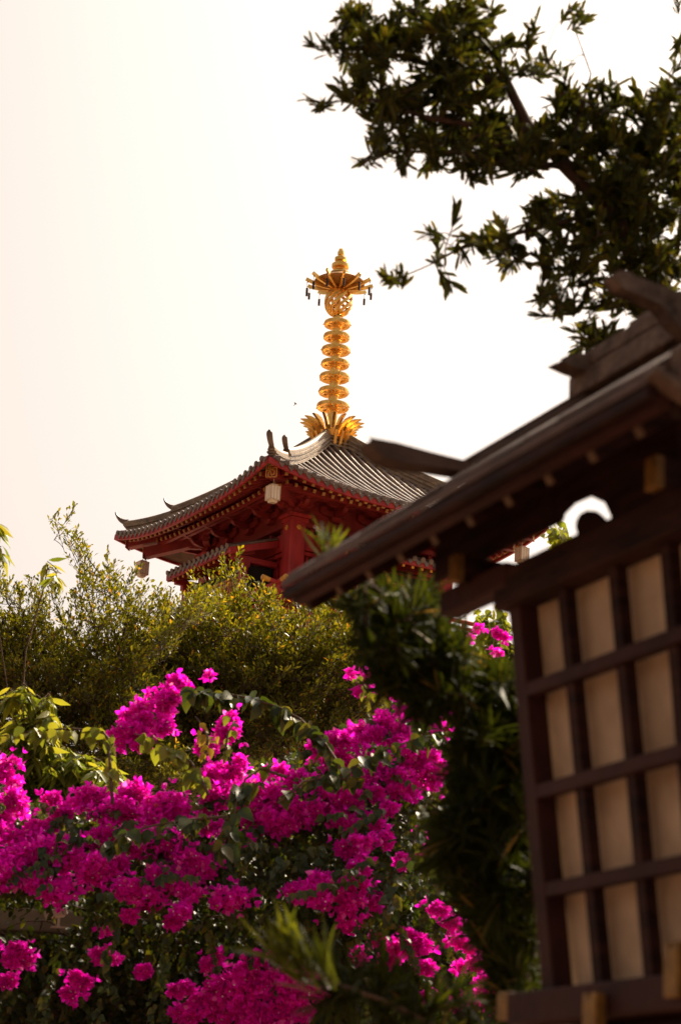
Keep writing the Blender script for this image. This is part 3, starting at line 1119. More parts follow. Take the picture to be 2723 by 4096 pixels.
mb.lathe([(.30, 29.28), (.30, 29.32), (.22, 29.38), (.15, 29.42), (.15, 29.46), (.26, 29.48), (.27, 29.50), (.27, 29.60), (.25, 29.61), (.13, 29.63), (.13, 29.70), (.18, 29.72), (.185, 29.74),
          (.185, 29.83), (.17, 29.84), (.08, 29.86), (.075, 29.91), (.10, 29.93), (.105, 29.95), (.105, 30.04), (.09, 30.05), (.07, 30.06), (.075, 30.10), (.05, 30.13), (.001, 30.15)], 28)
for q in range(5):
    a = q * 2 * PI / 5
    mb.lathe([(.03, 30.04), (.034, 30.09), (.018, 30.14), (.001, 30.17)], 6, (.045 * math.cos(a), .045 * math.sin(a), 0))
mb.build('finial', M['gold'], spire, auto=35)

# wind chimes hang from the rib tips: things of their own
CH = MB()
CH.tube([(0, 0, 0), (.004, 0, -.16)], .006, 5)
CH.tube([(.03, 0, -.01), (.022, .0, -.035), (-.004, 0, -.045)], .008, 5)
CH.tube([(.004, 0, -.17), (.004, 0, -.35)], .030, 10)
CHW = MB()
CHW.tube([(0, 0, .0), (.002, 0, -.20)], .006, 5)
chime_wire = CH.mesh('chime', M['chime'])
spots = []
for a in CAN_A:
    p = ploc(1.02 * math.cos(a), 1.02 * math.sin(a), 28.93)
    spots.append((proj(p)[0], proj(p)[1], p))
spots.sort(key=lambda s: s[0])
ORD = ['leftmost', 'second', 'third', 'fourth', 'fifth', 'sixth', 'seventh', 'eighth', 'ninth', 'tenth', 'eleventh', 'rightmost']
for i, (px, py, p) in enumerate(spots):
    o = link('wind_chime', chime_wire)
    o.location = p
    o.scale = (1.25, 1.25, (1.5, 1.15, 1.4, 1.2)[i % 4])
    nm = ORD[i]
    tag(o, 'dark tube wind chime under the golden canopy, %s' % (nm if i in (0, 11) else nm + ' from the left'), 'wind chime', 'wind chimes round the golden canopy')


# ------------------------------------------------------------------ hanging lanterns at the eave corners
def hanging_lantern(loc, rz, label, cord):
    t_ = thing('hanging_lantern', label, 'lantern', loc, rz, 'cream lanterns under the pagoda eaves')
    mb = MB()
    s_, h_ = .145, .40
    plus = [(-s_, -s_ + .05), (-s_ + .0, -s_ + .0), (s_, -s_), (s_, s_), (-s_, s_)]
    mb.box((0, 0, -.30), (2 * s_, 2 * s_, h_))
    mb.box((0, 0, -.075), (.20, .20, .05))
    mb.box((0, 0, -.535), (.19, .19, .07))
    mb.build('lamp_body', M['cream'], t_)
    fr = MB()
    for sx in (-1, 1):
        for sy in (-1, 1):
            fr.box((sx * s_, sy * s_, -.30), (.022, .022, h_ + .03))
        for off in (-.05, .05):
            fr.box((sx * (s_ + .002), off, -.30), (.010, .012, h_))
            fr.box((off, sx * (s_ + .002), -.30), (.012, .010, h_))
    for z_ in (-.098, -.502):
        for sg in (-1, 1):
            fr.box((0, sg * s_, z_), (2 * s_, .022, .02))
            fr.box((sg * s_, 0, z_), (.022, 2 * s_, .02))
    fr.box((0, 0, -.575), (.13, .13, .014))
    fr.build('lamp_frame', M['lampframe'], t_)
    c_ = MB()
    c_.tube([(0, 0, -.05), (0.01, 0, cord * .5), (0, 0, cord)], .012, 6)
    c_.build('cord', M['lampframe'], t_)
    return t_


for (lx, ly, py, lab) in ((-4.30, -4.30, 1975, 'cream box lantern hanging under the near corner of the red pagoda eave'),
                          (-4.10, 4.10, 2276, 'brownish box lantern hanging under the far left tip of the pagoda eave'),
                          (4.25, -4.25, 2221, 'pale box lantern seen in the gap above the wooden lattice lantern rail')):
    z_ = zfor(lx, ly, py) + .31
    top = roof_z(lx, ly) - .36
    hanging_lantern(ploc(lx, ly, z_), PTH + .05, lab, max(.1, top - z_))


# ================================================================== WOODEN LANTERN (near, right)
LAZ = math.radians(24.2)
LU = np.array([-math.sin(LAZ), math.cos(LAZ), 0])      # along the eave, away from the camera
LW = np.array([math.cos(LAZ), math.sin(LAZ), 0])       # inward, under the roof
E0 = W(2587, 1510, 4.0)
LORG = Vector(E0 + .70 * LU + .9 * LW)
LORG.z = 0
lan = thing('wooden_lantern', 'large dark wooden lantern with a plank roof and paper lattice sides, close on the right', 'lantern', LORG)


def lp(t_, o, z):
    """eave coordinates (along, inward, height from the eave) to the lantern's own frame"""
    return Vector(E0 + t_ * LU + o * LW + np.array([0, 0, z])) - LORG


def lsolve(px, py, o):
    q = np.array([.7, -.2])
    for _ in range(25):
        g = lambda q_: proj(E0 + q_[0] * LU + o * LW + np.array([0, 0, q_[1]])) - np.array([px, py])
        g0 = g(q)
        J = np.array([(g(q + np.array([1e-4, 0])) - g0) / 1e-4, (g(q + np.array([0, 1e-4])) - g0) / 1e-4]).T
        q = q - np.linalg.solve(J, g0)
    return q


U3, W3 = Vector(LU), Vector(LW)
T0, T1 = 0.0, 1.72
RW, RH = 0.90, 0.68            # half width and rise of the roof
SLN = (W3 * (-RH) + Vector((0, 0, RW))).normalized()

# roof slabs
mb = MB()
for sgn in (0, 1):
    o_ = lambda o: o if sgn == 0 else 2 * RW - o
    for (o0, o1, lift, th, ta, tb) in ((0.0, RW, 0, .020, T0, T1), (.05, RW, .009, .018, T0 + .01, T1 - .008)):
        pts = []
        for (t_, o) in ((ta, o0), (tb, o0), (tb, o1), (ta, o1)):
            pts.append(lp(t_, o_(o), RH * o / RW + lift + .008))
        low = [p - Vector((0, 0, th)) for p in pts]
        mb.add(pts + low, [(0, 1, 2, 3), (7, 6, 5, 4), (0, 4, 5, 1), (1, 5, 6, 2), (2, 6, 7, 3), (3, 7, 4, 0)])
# a ragged course of short shakes along each eave
for sgn in (0, 1):
    o_ = lambda o: o if sgn == 0 else 2 * RW - o
    t_ = T0 + .004
    while t_ < T1 - .02:
        w_ = min(.10 + .16 * RNG.random(), T1 - .006 - t_)
        o0, dz = .004 + .016 * RNG.random(), .0135 + .007 * RNG.random()
        pts = [lp(q, o_(o), RH * o / RW + dz + .004 * RNG.random() + (.002 if o < .1 else 0)) for q, o in ((t_, o0), (t_ + w_ - .003, o0), (t_ + w_ - .003, .24), (t_, .24))]
        low = [p - Vector((0, 0, .010)) for p in pts]
        mb.add(pts + low, [(0, 1, 2, 3), (7, 6, 5, 4), (0, 4, 5, 1), (1, 5, 6, 2), (2, 6, 7, 3), (3, 7, 4, 0)])
        t_ += w_
lroof = mb.build('roof_boards', M['lantern_tile'], lan, bevel=.004)

# fascia in two boards, soffit boards
mb = MB()
for o in (.015, 2 * RW - .015):
    mb = MB()
    mb.bar(lp(T0 + .004, o, -.0235), lp(T1 - .004, o, -.0235), .022, .026)
    mb.build('fascia', M['wood'], lroof, bevel=.003)
for o in (.045, 2 * RW - .045):
    mb = MB()
    mb.bar(lp(T0 + .01, o, -.034), lp(T1 - .01, o, -.034), .03, .024)
    mb.build('eave_lath', M['wood_red'], lroof)
mb = MB()
pts = [lp(T0 + .012, .06, RH * .06 / RW - .032), lp(T1 - .012, .06, RH * .06 / RW - .032), lp(T1 - .012, RW, RH - .032), lp(T0 + .012, RW, RH - .032)]
pts2 = [lp(T0 + .012, 2 * RW - .06, RH * .06 / RW - .032), lp(T1 - .012, 2 * RW - .06, RH * .06 / RW - .032), lp(T1 - .012, RW, RH - .034), lp(T0 + .012, RW, RH - .034)]
for q in (pts, pts2):
    mb.add(q + [p - Vector((0, 0, .012)) for p in q], [(0, 1, 2, 3), (7, 6, 5, 4), (0, 4, 5, 1), (1, 5, 6, 2), (2, 6, 7, 3), (3, 7, 4, 0)])
mb.build('soffit_boards', M['wood'], lroof)

# rafters with pale ends
RAFQ = [lsolve(1700 + x * .652, 1100 + y * .652, .075) for (x, y) in ((50, 1590), (260, 1480), (480, 1370), (740, 1230), (1020, 1090), (1300, 960))]
RAFT = [q[0] for q in RAFQ]
ZR = sum(q[1] for q in RAFQ) / len(RAFQ)
st = (RAFT[-1] - RAFT[0]) / 5
tr_ = [RAFT[0] + st * i for i in range(-3, 7)]
for t_ in tr_:
    if not (T0 + .02 < t_ < T1 - .02):
        continue
    for sgn in (0, 1):
        o_ = lambda o: o if sgn == 0 else 2 * RW - o
        mb = MB()
        p, q = lp(t_, o_(.075), ZR), lp(t_, o_(.29), ZR + .15)
        mb.bar(p, q, .028, .046)
        r_ = mb.build('rafter', M['wood'], lroof)
        mb = MB()
        d = (p - q).normalized()
        mb.bar(p - d * .001, p + d * .004, .024, .040)
        mb.build('rafter_end', M['wood_tan'], r_)
# verge boards on the two gable ends
for t_ in (T0 + .02, T1 - .02):
    for sgn in (0, 1):
        o_ = lambda o: o if sgn == 0 else 2 * RW - o
        mb = MB()
        mb.bar(lp(t_, o_(.06), RH * .06 / RW - .075), lp(t_, o_(RW), RH - .075), .028, .075)
        mb.build('verge_board', M['wood'], lroof)

# purlins and wall plates that run along the eave
for (o, z, s_) in ((2 * RW - .30, .10, .06),):
    mb = MB()
    mb.bar(lp(T0 + .05, o, z), lp(T1 - .05, o, z), s_, s_ * 1.2)
    mb.build('purlin', M['wood'], lan)

# ridge: mottled stone courses, descending verge ridges with upturned horns
mb = MB()
for (w_, z, a_, b_, hh) in ((.15, .022, T0 - .3, T1 - .03, .065), (.10, .060, T0 - .3, T1 - .05, .012), (.13, .088, T0 - .3, T1 - .06, .045), (.10, .122, T0 - .3, T1 - .3, .024)):
    mb.bar(lp(a_, RW, RH + z), lp(b_, RW, RH + z), w_, hh)
ridge = mb.build('stone_ridge', M['stone'], lroof, bevel=.006)


def horn(pts, r, mat_, parent, flat=1.0):
    mb = MB()
    path = []
    P_ = [Vector(p) for p in pts]
    n = 10
    for i in range(n + 1):       # quadratic / cubic through control points
        u = i / n
        Q = P_[:]
        while len(Q) > 1:
            Q = [Q[j].lerp(Q[j + 1], u) for j in range(len(Q) - 1)]
        path.append(Q[0])
    sec = [(-.55 * flat, -.9), (.55 * flat, -.9), (.7 * flat, .0), (.55 * flat, .75), (0, .95), (-.55 * flat, .75), (-.7 * flat, .0)]
    mb.sweep(path, sec, (0, 0, 1), [r * (1 - .94 * (1 - i / n) ** 2.6) for i in range(n + 1)])
    return mb.build('ridge_horn', mat_, parent, auto=45)


# descending ridge on the far verge
p_lo, p_hi = lp(T1 - .06, .50, RH * .50 / RW + .020), lp(T1 - .06, RW - .03, RH * (RW - .03) / RW + .020)
mb = MB()
mb.bar(p_lo, p_hi, .09, .022)
mb.bar(p_lo + SLN * .017, p_hi + SLN * .017, .06, .014)
vr = mb.build('verge_ridge', M['lantern_tile'], lroof, bevel=.005)


def wl(px, py, z):
    return Vector(W(px, py, z)) - LORG


def osolve(px, py, t_):
    q = np.array([.7, .5])
    for _ in range(25):
        g = lambda q_: proj(E0 + t_ * LU + q_[0] * LW + np.array([0, 0, q_[1]])) - np.array([px, py])
        g0 = g(q)
        J = np.array([(g(q + np.array([1e-4, 0])) - g0) / 1e-4, (g(q + np.array([0, 1e-4])) - g0) / 1e-4]).T
        q = q - np.linalg.solve(J, g0)
    return q


def horn_plate(pix, t_, th, mat_, parent):
    """upturned ridge end: an outline in the plane across the ridge, th thick"""
    pts = [osolve(px, py, t_) for px, py in pix]
    a_ = [lp(t_ - th / 2, o, z) for o, z in pts]
    b_ = [lp(t_ + th / 2, o, z) for o, z in pts]
    n = len(pts)
    mb = MB()
    mb.add(a_ + b_, [tuple(range(n)), tuple(range(2 * n - 1, n - 1, -1))] + [(j, (j + 1) % n, (j + 1) % n + n, j + n) for j in range(n)])
    return mb.build('ridge_horn', mat_, parent, bevel=.004)


horn_plate([(1462, 1772), (1560, 1790), (1700, 1828), (1860, 1868), (1990, 1895), (1990, 1960), (1838, 1894), (1700, 1874), (1590, 1860), (1520, 1838), (1485, 1806)], T1 - .08, .07, M['lantern_tile'], vr)
horn_plate([(2222, 1454), (2250, 1440), (2300, 1434), (2420, 1436), (2450, 1500), (2370, 1506), (2320, 1494), (2270, 1476)], T1 - .10, .07, M['stone'], ridge)
horn_plate([(2436, 1112), (2478, 1100), (2516, 1124), (2590, 1148), (2660, 1176), (2725, 1208), (2820, 1262), (2900, 1330), (2900, 1440), (2730, 1345), (2668, 1290), (2645, 1252), (2615, 1222), (2552, 1196), (2470, 1160)], .95, .05, M['stone'], ridge)
# near verge: short stone course that falls from the corner along the gable skirt
mb = MB()
c0 = lp(T0 - .005, .0, .01)
mb.bar(c0, lp(T0 - .02, .16, -.065), .05, .022)
mb.bar(lp(T0 - .02, .16, -.065), lp(T0 - .03, 1.6, -.08), .05, .022)
mb.bar(lp(T0 - .02, .05, .015), lp(T0 - .03, 1.6, .10), .04, .10)
mb.build('gable_skirt', M['stone'], lroof, bevel=.006)

# body: four posts, lattice, paper, rails.  (t at the top, t at the bottom)
OT, OB = .30, .375             # inset of the face at top and bottom
ZT, ZB = -.155, -1.045
FAR_T, FAR_B, NEAR_T, NEAR_B = 1.055, .985, .165, .215
DEP = 1.20                     # depth of the body under the roof


def face(t_t, t_b, k, dz=0):
    """point on the visible face: k = 0 top .. 1 bottom"""
    return lp(t_t + (t_b - t_t) * k, OT + (OB - OT) * k, ZT + (ZB - ZT) * k + dz)


def other(t_t, t_b, k, inn):
    return lp(t_t + (t_b - t_t) * k, OT + (OB - OT) * k + inn * (1 - .06 * k), ZT + (ZB - ZT) * k)


for (tt, tb_) in ((FAR_T - .025, FAR_B - .025), (NEAR_T + .025, NEAR_B + .025)):
    for inn in (0.022, DEP - .03):
        mb = MB()
        mb.bar(other(tt, tb_, 0, inn) + Vector((0, 0, .02)), other(tt, tb_, 1, inn), .052, .052, U3)
        mb.build('corner_post', M['wood_red'], lan, bevel=.004)
# mullions and muntins on the visible face and its opposite
MUL = [(.831, .772), (.617, .577), (.415, .395)]
ROWS = []
for (px, py) in ((2098, 2764), (2143, 3160), (2182, 3548)):
    z = lsolve(px + 60, py - 15, .33)[1]
    ROWS.append((z - ZT) / (ZB - ZT))
for inn, nm in ((0.0, 0), (DEP, 1)):
    for (tt, tb_) in MUL:
        mb = MB()
        mb.bar(other(tt, tb_, 0, inn + (.022 if nm == 0 else -.02)), other(tt, tb_, 1, inn + (.022 if nm == 0 else -.02)), .028, .034, U3)
        mb.build('mullion', M['wood'], lan)
    for k in ROWS:
        mb = MB()
        mb.bar(other(FAR_T - .045, FAR_B - .045, k, inn + .012), other(NEAR_T + .045, NEAR_B + .045, k, inn + .012), .028, .030, (0, 0, 1))
        mb.build('muntin', M['wood_red'], lan)
# the two short sides
for (tt, tb_) in ((FAR_T - .02, FAR_B - .02), (NEAR_T + .02, NEAR_B + .02)):
    for i in range(1, 5):
        mb = MB()
        inn = DEP * i / 5
        mb.bar(other(tt, tb_, 0, inn), other(tt, tb_, 1, inn), .032, .03, U3)
        mb.build('mullion', M['wood'], lan)
    for k in ROWS:
        mb = MB()
        mb.bar(other(tt, tb_, k, .05), other(tt, tb_, k, DEP - .05), .028, .030)
        mb.build('muntin', M['wood_red'], lan)
# paper panels behind the lattice
for q in (0, 1, 2, 3):
    mb = MB()
    if q < 2:
        inn = .060 if q == 0 else DEP - .07
        c = [other(FAR_T - .03, FAR_B - .03, -.07, inn), other(NEAR_T + .03, NEAR_B + .03, -.07, inn), other(NEAR_T + .03, NEAR_B + .03, 1, inn), other(FAR_T - .03, FAR_B - .03, 1, inn)]
        off = W3 * .003
    else:
        tt, tb_ = (FAR_T - .055, FAR_B - .055) if q == 2 else (NEAR_T + .055, NEAR_B + .055)
        c = [other(tt, tb_, -.07, .06), other(tt, tb_, -.07, DEP - .07), other(tt, tb_, 1, DEP - .07), other(tt, tb_, 1, .06)]
        off = U3 * .003
    mb.add(c + [p + off for p in c], [(0, 1, 2, 3), (7, 6, 5, 4), (0, 4, 5, 1), (1, 5, 6, 2), (2, 6, 7, 3), (3, 7, 4, 0)])
    mb.build('paper_panel', M['paper'], lan)
# top rail (its end runs past the far post) and the cap below it
mb = MB()
mb.bar(lp(FAR_T + .03, OT + .01, -.121), lp(NEAR_T - .05, OT + .01, -.121), .07, .095)
mb.bar(lp(FAR_T - .01, OT - .0, -.11), lp(FAR_T - .01, OT + DEP + .05, -.11), .07, .09)
mb.bar(lp(NEAR_T + .01, OT - .0, -.11), lp(NEAR_T + .01, OT + DEP + .05, -.11), .07, .09)
mb.bar(lp(FAR_T + .03, OT + DEP, -.11), lp(NEAR_T - .05, OT + DEP, -.11), .07, .095)
mb.build('top_rail', M['wood'], lan, bevel=.005)
q0, q1 = lsolve(1795, 2425, OT), lsolve(2030, 2385, OT)
mb = MB()
mb.bar(lp(q0[0], OT, q0[1]), lp(FAR_T - .03, OT, q0[1] + .0), .055, .062, (0, 0, 1))
mb.build('rail_nose', M['wood_red'], lan, bevel=.005)
# cross beams over the posts with brass end caps
for (px, py, hh) in ((1815, 2275, .064), (2605, 1893, .068)):
    o = .235
    q = lsolve(px, py, o)
    mb = MB()
    mb.bar(lp(q[0], o, q[1]), lp(q[0], 2 * RW - o, q[1]), .038, hh)
    bo = mb.build('cross_beam', M['wood'], lan)
    mb = MB()
    mb.bar(lp(q[0], o - .005, q[1]), lp(q[0], o + .018, q[1]), .042, hh + .004)
    mb.build('brass_cap', M['brass'], bo, bevel=.003)

# carved frieze board over the rail: an opening with a rounded hump in it
poly = [(2720, 2010), (2720, 1560), (2600, 1640), (2225, 1860), (2225, 2090), (2232, 2098), (2250, 2084), (2258, 2056), (2300, 2014), (2365, 1986), (2424, 2014), (2450, 2072), (2436, 2092),
        (2408, 2062), (2385, 2044), (2352, 2042), (2326, 2056), (2309, 2084), (2307, 2112), (2318, 2148), (2304, 2185), (2560, 2080)]
tz = [lsolve(px, py, OT + .02) for px, py in poly]
mb = MB()
tz = [(t_, min(z, .175)) for t_, z in tz]
a_, b_ = [lp(t_, OT + .015, z) for t_, z in tz], [lp(t_, OT + .022, z) for t_, z in tz]
n = len(tz)
mb.add(a_ + b_, [tuple(range(n)), tuple(range(2 * n - 1, n - 1, -1))] + [(j, (j + 1) % n, (j + 1) % n + n, j + n) for j in range(n)])
mb.build('frieze_board', M['wood'], lan)
# deep beam behind the eave whose lower edge bounds the opening
pb = [lsolve(px, py, OT + .02) for px, py in ((1985, 2235), (2235, 2085))]
zb0 = (pb[0][1] + pb[1][1]) / 2
mb = MB()
tE = lsolve(2222, 2095, OT + .02)[0]
mb.bar(lp(T1 - .25, OT + .02, zb0 + .067), lp(tE, OT + .02, zb0 + .067), .014, .12)
mb.build('frieze_beam', M['wood'], lan)
# bottom sill with brass caps, base and post to the ground
mb = MB()
zs = ZB - .03
mb.bar(lp(FAR_B + .10, OB + .0, zs), lp(NEAR_B - .12, OB + .0, zs), .075, .07)
mb.bar(lp(FAR_B + .10, OB + DEP * .94, zs), lp(NEAR_B - .12, OB + DEP * .94, zs), .075, .07)
mb.bar(lp(FAR_B - .02, OB + .04, zs + .003), lp(FAR_B - .02, OB + DEP * .94 - .04, zs + .003), .075, .066)
mb.bar(lp(NEAR_B + .02, OB + .04, zs + .003), lp(NEAR_B + .02, OB + DEP * .94 - .04, zs + .003), .075, .066)
sill = mb.build('bottom_sill', M['wood_red'], lan, bevel=.005)
for (px, py, o, hh) in ((2028, 4035, OB - .01, .05), (2375, 4065, OB - .055, .07), (2702, 3892, OB - .045, .095)):
    q = lsolve(px, py, o)
    mb = MB()
    w_ = .05
    mb.bar(lp(q[0] + w_ / 2, o, q[1]), lp(q[0] - w_ / 2, o, q[1]), .03, hh)
    for s_ in (-.3, .3):
        mb.bar(lp(q[0] + s_ * w_ + .011, o, q[1] + hh * .52), lp(q[0] + s_ * w_ - .011, o, q[1] + hh * .52), .028, .02)
    mb.build('brass_cap', M['brass'], sill, bevel=.004)
mb = MB()
bc = lp((FAR_B + NEAR_B) / 2, OB + DEP * .47, 0)
mb.bar(bc + Vector((0, 0, ZB - .12)) + U3 * .5, bc + Vector((0, 0, ZB - .12)) - U3 * .5, 1.1, .09)
zg = -float(E0[2])
mb.bar(bc + Vector((0, 0, zg + .25)), bc + Vector((0, 0, ZB - .16)), .32, .32, U3)
mb.bar(bc + Vector((0, 0, zg)), bc + Vector((0, 0, zg + .25)), .8, .8, U3)
mb.build('pedestal', M['wood'], lan, bevel=.01)


# ================================================================== PLANTS
def leaf_cloud(T, base, axis, per, L, spread, scale, jitter, droop=0.0, upbias=0.2):
    """per leaves around every twig end: base (n,3), axis (n,3)"""
    n = len(base)
    B = np.repeat(base, per, axis=0)
    A_ = np.repeat(norm(axis), per, axis=0)
    m_ = len(B)
    pos = B - A_ * (RNG.random(m_) * L)[:, None] + RNG.normal(size=(m_, 3)) * jitter
    rad = rand_unit(m_)
    rad = norm(rad - A_ * np.sum(rad * A_, axis=1, keepdims=True))
    sp = (spread[0] + (spread[1] - spread[0]) * RNG.random(m_))[:, None]
    d = norm(A_ * np.cos(sp) + rad * np.sin(sp) + np.array([0, 0, -droop]))
    nrm = norm(np.array([0, 0, 1.0]) * (.4 + upbias) + RNG.normal(size=(m_, 3)) * .5)
    sc = scale * (.7 + .6 * RNG.random(m_)) * np.repeat(.78 + .44 * RNG.random(n), per)
    return instances(T, pos, frames(d, nrm), sc)


def grow(name, label, cat, group, D, trunk, limbs, blobs, density, thick, leaf, tip_r, power, rmax, bark, foot=None, upt=.6, pull=.35, tag_trunk='trunk', extra=None):
    """tree: trunk and limb paths, twigs grown to points spread through the crown, leaves on the twigs"""
    tg_ = blob_points(blobs, density, D, thick)
    if extra is not None:
        tg_ = np.vstack([tg_, extra])
    A, par, tips = colonize([trunk] + limbs, tg_, pull=pull)
    root = np.array(trunk[0])
    t_ = thing(name, label, cat, tuple(root), 0, group)
    me = branch_mesh(tag_trunk, A - root, par, tip_r, power, rmax, bark)
    link(tag_trunk, me, t_)
    ax = A[tips] - A[np.maximum(par[tips], 0)]
    ax = norm(norm(ax) + np.array([0, 0, upt]))
    V, F = leaf(A[tips], ax, A, par, tips)
    cr = link('crown', fast_mesh('crown', V - root, F, leaf.mat, getattr(leaf.fn, 'mi', None)), t_)
    return t_, A, par, tips


def ground_pt(x, y, z):
    p = P(x, y, z)
    p[2] = 0
    return p


# ---- fine-leaved trees in the middle distance
class Leaf:
    def __init__(self, fn, mat_):
        self.fn, self.mat = fn, mat_

    def __call__(self, *a):
        return self.fn(*a)


def fine_leaves(sc, L, centre):
    """each twig end carries a feathery spray: an axis, alternate side twigs, small leaves along all of them"""
    def fn(tip, ax, A, par, tips):
        n = len(tip)
        out = tip - centre
        out[:, 2] *= .6
        ax = norm(norm(out) * .75 + np.array([0, 0, .38]) + RNG.normal(size=(n, 3)) * .35)
        ln = L * (.55 + .75 * RNG.random(n))
        side = norm(np.cross(ax, np.array([0, 0, 1.0]) + RNG.normal(size=(n, 3)) * .25))
        B, Dr, S0, S1 = [], [], [tip - ax * .05], [tip + ax * ln[:, None]]
        for j in range(7):
            u = .12 + .80 * j / 6
            sg = 1 if j % 2 else -1
            st = tip + ax * (ln * u)[:, None]
            d = norm(side * sg * .8 + ax * .75 + np.array([0, 0, .12]) + RNG.normal(size=(n, 3)) * .15)
            tl = ln * (.52 - .30 * u)
            S0.append(st)
            S1.append(st + d * tl[:, None])
            for q in range(5):
                v = (q + .6) / 5
                B.append(st + d * (tl * v)[:, None] + RNG.normal(size=(n, 3)) * .012)
                Dr.append(norm(d * .6 + side * (1 if q % 2 else -1) * .5 + ax * .2 + np.array([0, 0, .35]) + RNG.normal(size=(n, 3)) * .45))
        for q in range(4):
            B.append(tip + ax * (ln * (.8 + .07 * q))[:, None])
            Dr.append(norm(ax + RNG.normal(size=(n, 3)) * .5))
        B, Dr = np.vstack(B), np.vstack(Dr)
        m_ = len(B)
        nrm = norm(np.array([0, 0, 1.0]) + RNG.normal(size=(m_, 3)) * .45)
        V, F = instances(T_OBOV, B, frames(Dr, nrm), np.stack([sc * 1.15 * (.75 + .5 * RNG.random(m_))] * 3, 1))
        S0, S1 = np.vstack(S0), np.vstack(S1)
        ll = np.linalg.norm(S1 - S0, axis=1)
        V2, F2 = instances((np.array([(-.5, 0, 0), (.5, 0, 0), (0, 0, .9), (0, 1, 0)], float), np.array([(0, 1, 3), (1, 2, 3), (2, 0, 3)])),
                           S0, frames(S1 - S0, rand_unit(len(S0))), np.stack([np.full(len(S0), .007), ll, np.full(len(S0), .007)], 1))
        fn.mi = np.concatenate([np.zeros(len(F), int), np.ones(len(F2), int)])
        return np.vstack([V, V2]), np.vstack([F, F2 + len(V)])
    return Leaf(fn, [M['leaf_fine'], M['bark']])


DA = 27.0
cen_tr = [ground_pt(640, 1700, DA), P(640, 2050, DA), P(645, 1820, DA), P(640, 1720, DA)]
cen_lm = [[P(640, 1720, DA), P(560, 1620, DA - .3), P(470, 1560, DA - .2), P(360, 1520, DA)],
          [P(640, 1720, DA), P(620, 1600, DA + .3), P(560, 1480, DA + .2), P(530, 1330, DA)],
          [P(640, 1720, DA), P(660, 1600, DA - .3), P(680, 1480, DA - .3), P(620, 1400, DA - .2), P(600, 1330, DA)],
          [P(640, 1720, DA), P(720, 1600, DA - .4), P(800, 1520, DA - .3), P(860, 1470, DA - .2)],
          [P(640, 1720, DA), P(720, 1680, DA - .2), P(830, 1640, DA - .3)],
          [P(640, 1720, DA), P(540, 1700, DA - .3), P(420, 1650, DA - .2)]]
cen_bl = [(560, 1476, 111.8, 56.0), (690, 1501, 103.2, 60.0), (500, 1596, 137.6, 76.0), (710, 1598.4, 137.6, 80.0), (830, 1546, 77.4, 56.0), (430, 1506, 68.8, 56.0, 0.9), (545, 1366, 37.8, 20.8, 0.6), (610, 1411, 34.4, 20.8, 0.7), (505, 1416, 51.6, 32.0, 0.7), (650, 1678.4, 137.6, 56.0), (820, 1638.4, 68.8, 48.0), (740, 1446, 60.2, 32.0, 0.8), (420, 1638.4, 94.6, 64.0), (400, 1748.4, 103.2, 72.0), (600, 1778.4, 137.6, 48.0), (350, 1576, 60.2, 64.0), (330, 1658.4, 77.4, 56.0), (760, 1546, 103.2, 64.0), (860, 1526, 51.6, 32.0), (560, 1698.4, 103.2, 56.0), (740, 1718.4, 111.8, 48.0), (870, 1578.4, 51.6, 56.0), (600, 1566, 120.4, 64.0), (480, 1470, 60, 36, 0.8), (400, 1500, 70, 50), (380, 1790, 110, 60), (500, 1830, 120, 50)]
grow('spreading_tree', 'dense small-leaved tree in front of the pagoda, its sprays crossing the red balcony', 'tree', 'small-leaved trees below the pagoda',
     DA, cen_tr, cen_lm, [b_[:4] + ((.7 if b_[1] < 1470 else 1.0),) if b_[1] < 1560 else b_[:4] + (1.7,) for b_ in cen_bl], .0034, 1.1, fine_leaves(.060, .40, P(640, 1780, DA)), .0042, .42, .11, M['bark'], upt=.22)

DB = 25.0
lef_tr = [ground_pt(225, 1800, DB), P(225, 2050, DB), P(230, 1850, DB), P(240, 1700, DB)]
lef_lm = [[P(240, 1700, DB), P(245, 1600, DB), P(275, 1500, DB), P(300, 1400, DB)],
          [P(240, 1700, DB), P(180, 1600, DB - .2), P(120, 1520, DB), P(40, 1450, DB)],
          [P(240, 1700, DB), P(230, 1560, DB + .3), P(215, 1420, DB + .2), P(190, 1320, DB + .1), P(150, 1235, DB)],
          [P(275, 1500, DB), P(250, 1400, DB), P(235, 1330, DB), P(185, 1260, DB), P(135, 1203, DB)]]
lef_bl = [(60, 1476, 81.7, 65.6), (200, 1466, 98.9, 65.6), (262, 1381, 51.6, 31.2, 0.8), (205, 1336, 24.1, 26.2, 0.7), (178, 1304, 22.4, 14.8, 0.7), (150, 1258, 13.8, 14.8, 0.8), (185, 1276, 10.3, 9.8, 0.6), (130, 1239, 6.0, 6.6, 0.8), (230, 1366, 34.4, 19.7, 0.7), (90, 1566, 103.2, 77.9), (260, 1566, 94.6, 65.6), (140, 1634.4, 129.0, 57.4), (20, 1386, 24.1, 29.5, 0.8), (90, 1411, 51.6, 29.5, 0.7), (60, 1714.4, 77.4, 49.2), (250, 1694.4, 94.6, 57.4), (330, 1486, 51.6, 57.4), (30, 1574.4, 51.6, 49.2), (200, 1804.4, 111.8, 41.0), (60, 1814.4, 68.8, 41.0), (350, 1500, 50, 36, 0.8), (250, 1740, 110, 60), (120, 1790, 110, 60), (330, 1800, 90, 60), (40, 1500, 60, 60), (300, 1425, 40, 26, 0.8), (-60, 1480, 70, 70), (-150, 1520, 80, 80), (-110, 1640, 110, 70), (-120, 1780, 110, 70), (-240, 1560, 70, 80), (-250, 1720, 90, 90), (430, 1420, 40, 30), (395, 1450, 40, 40)]
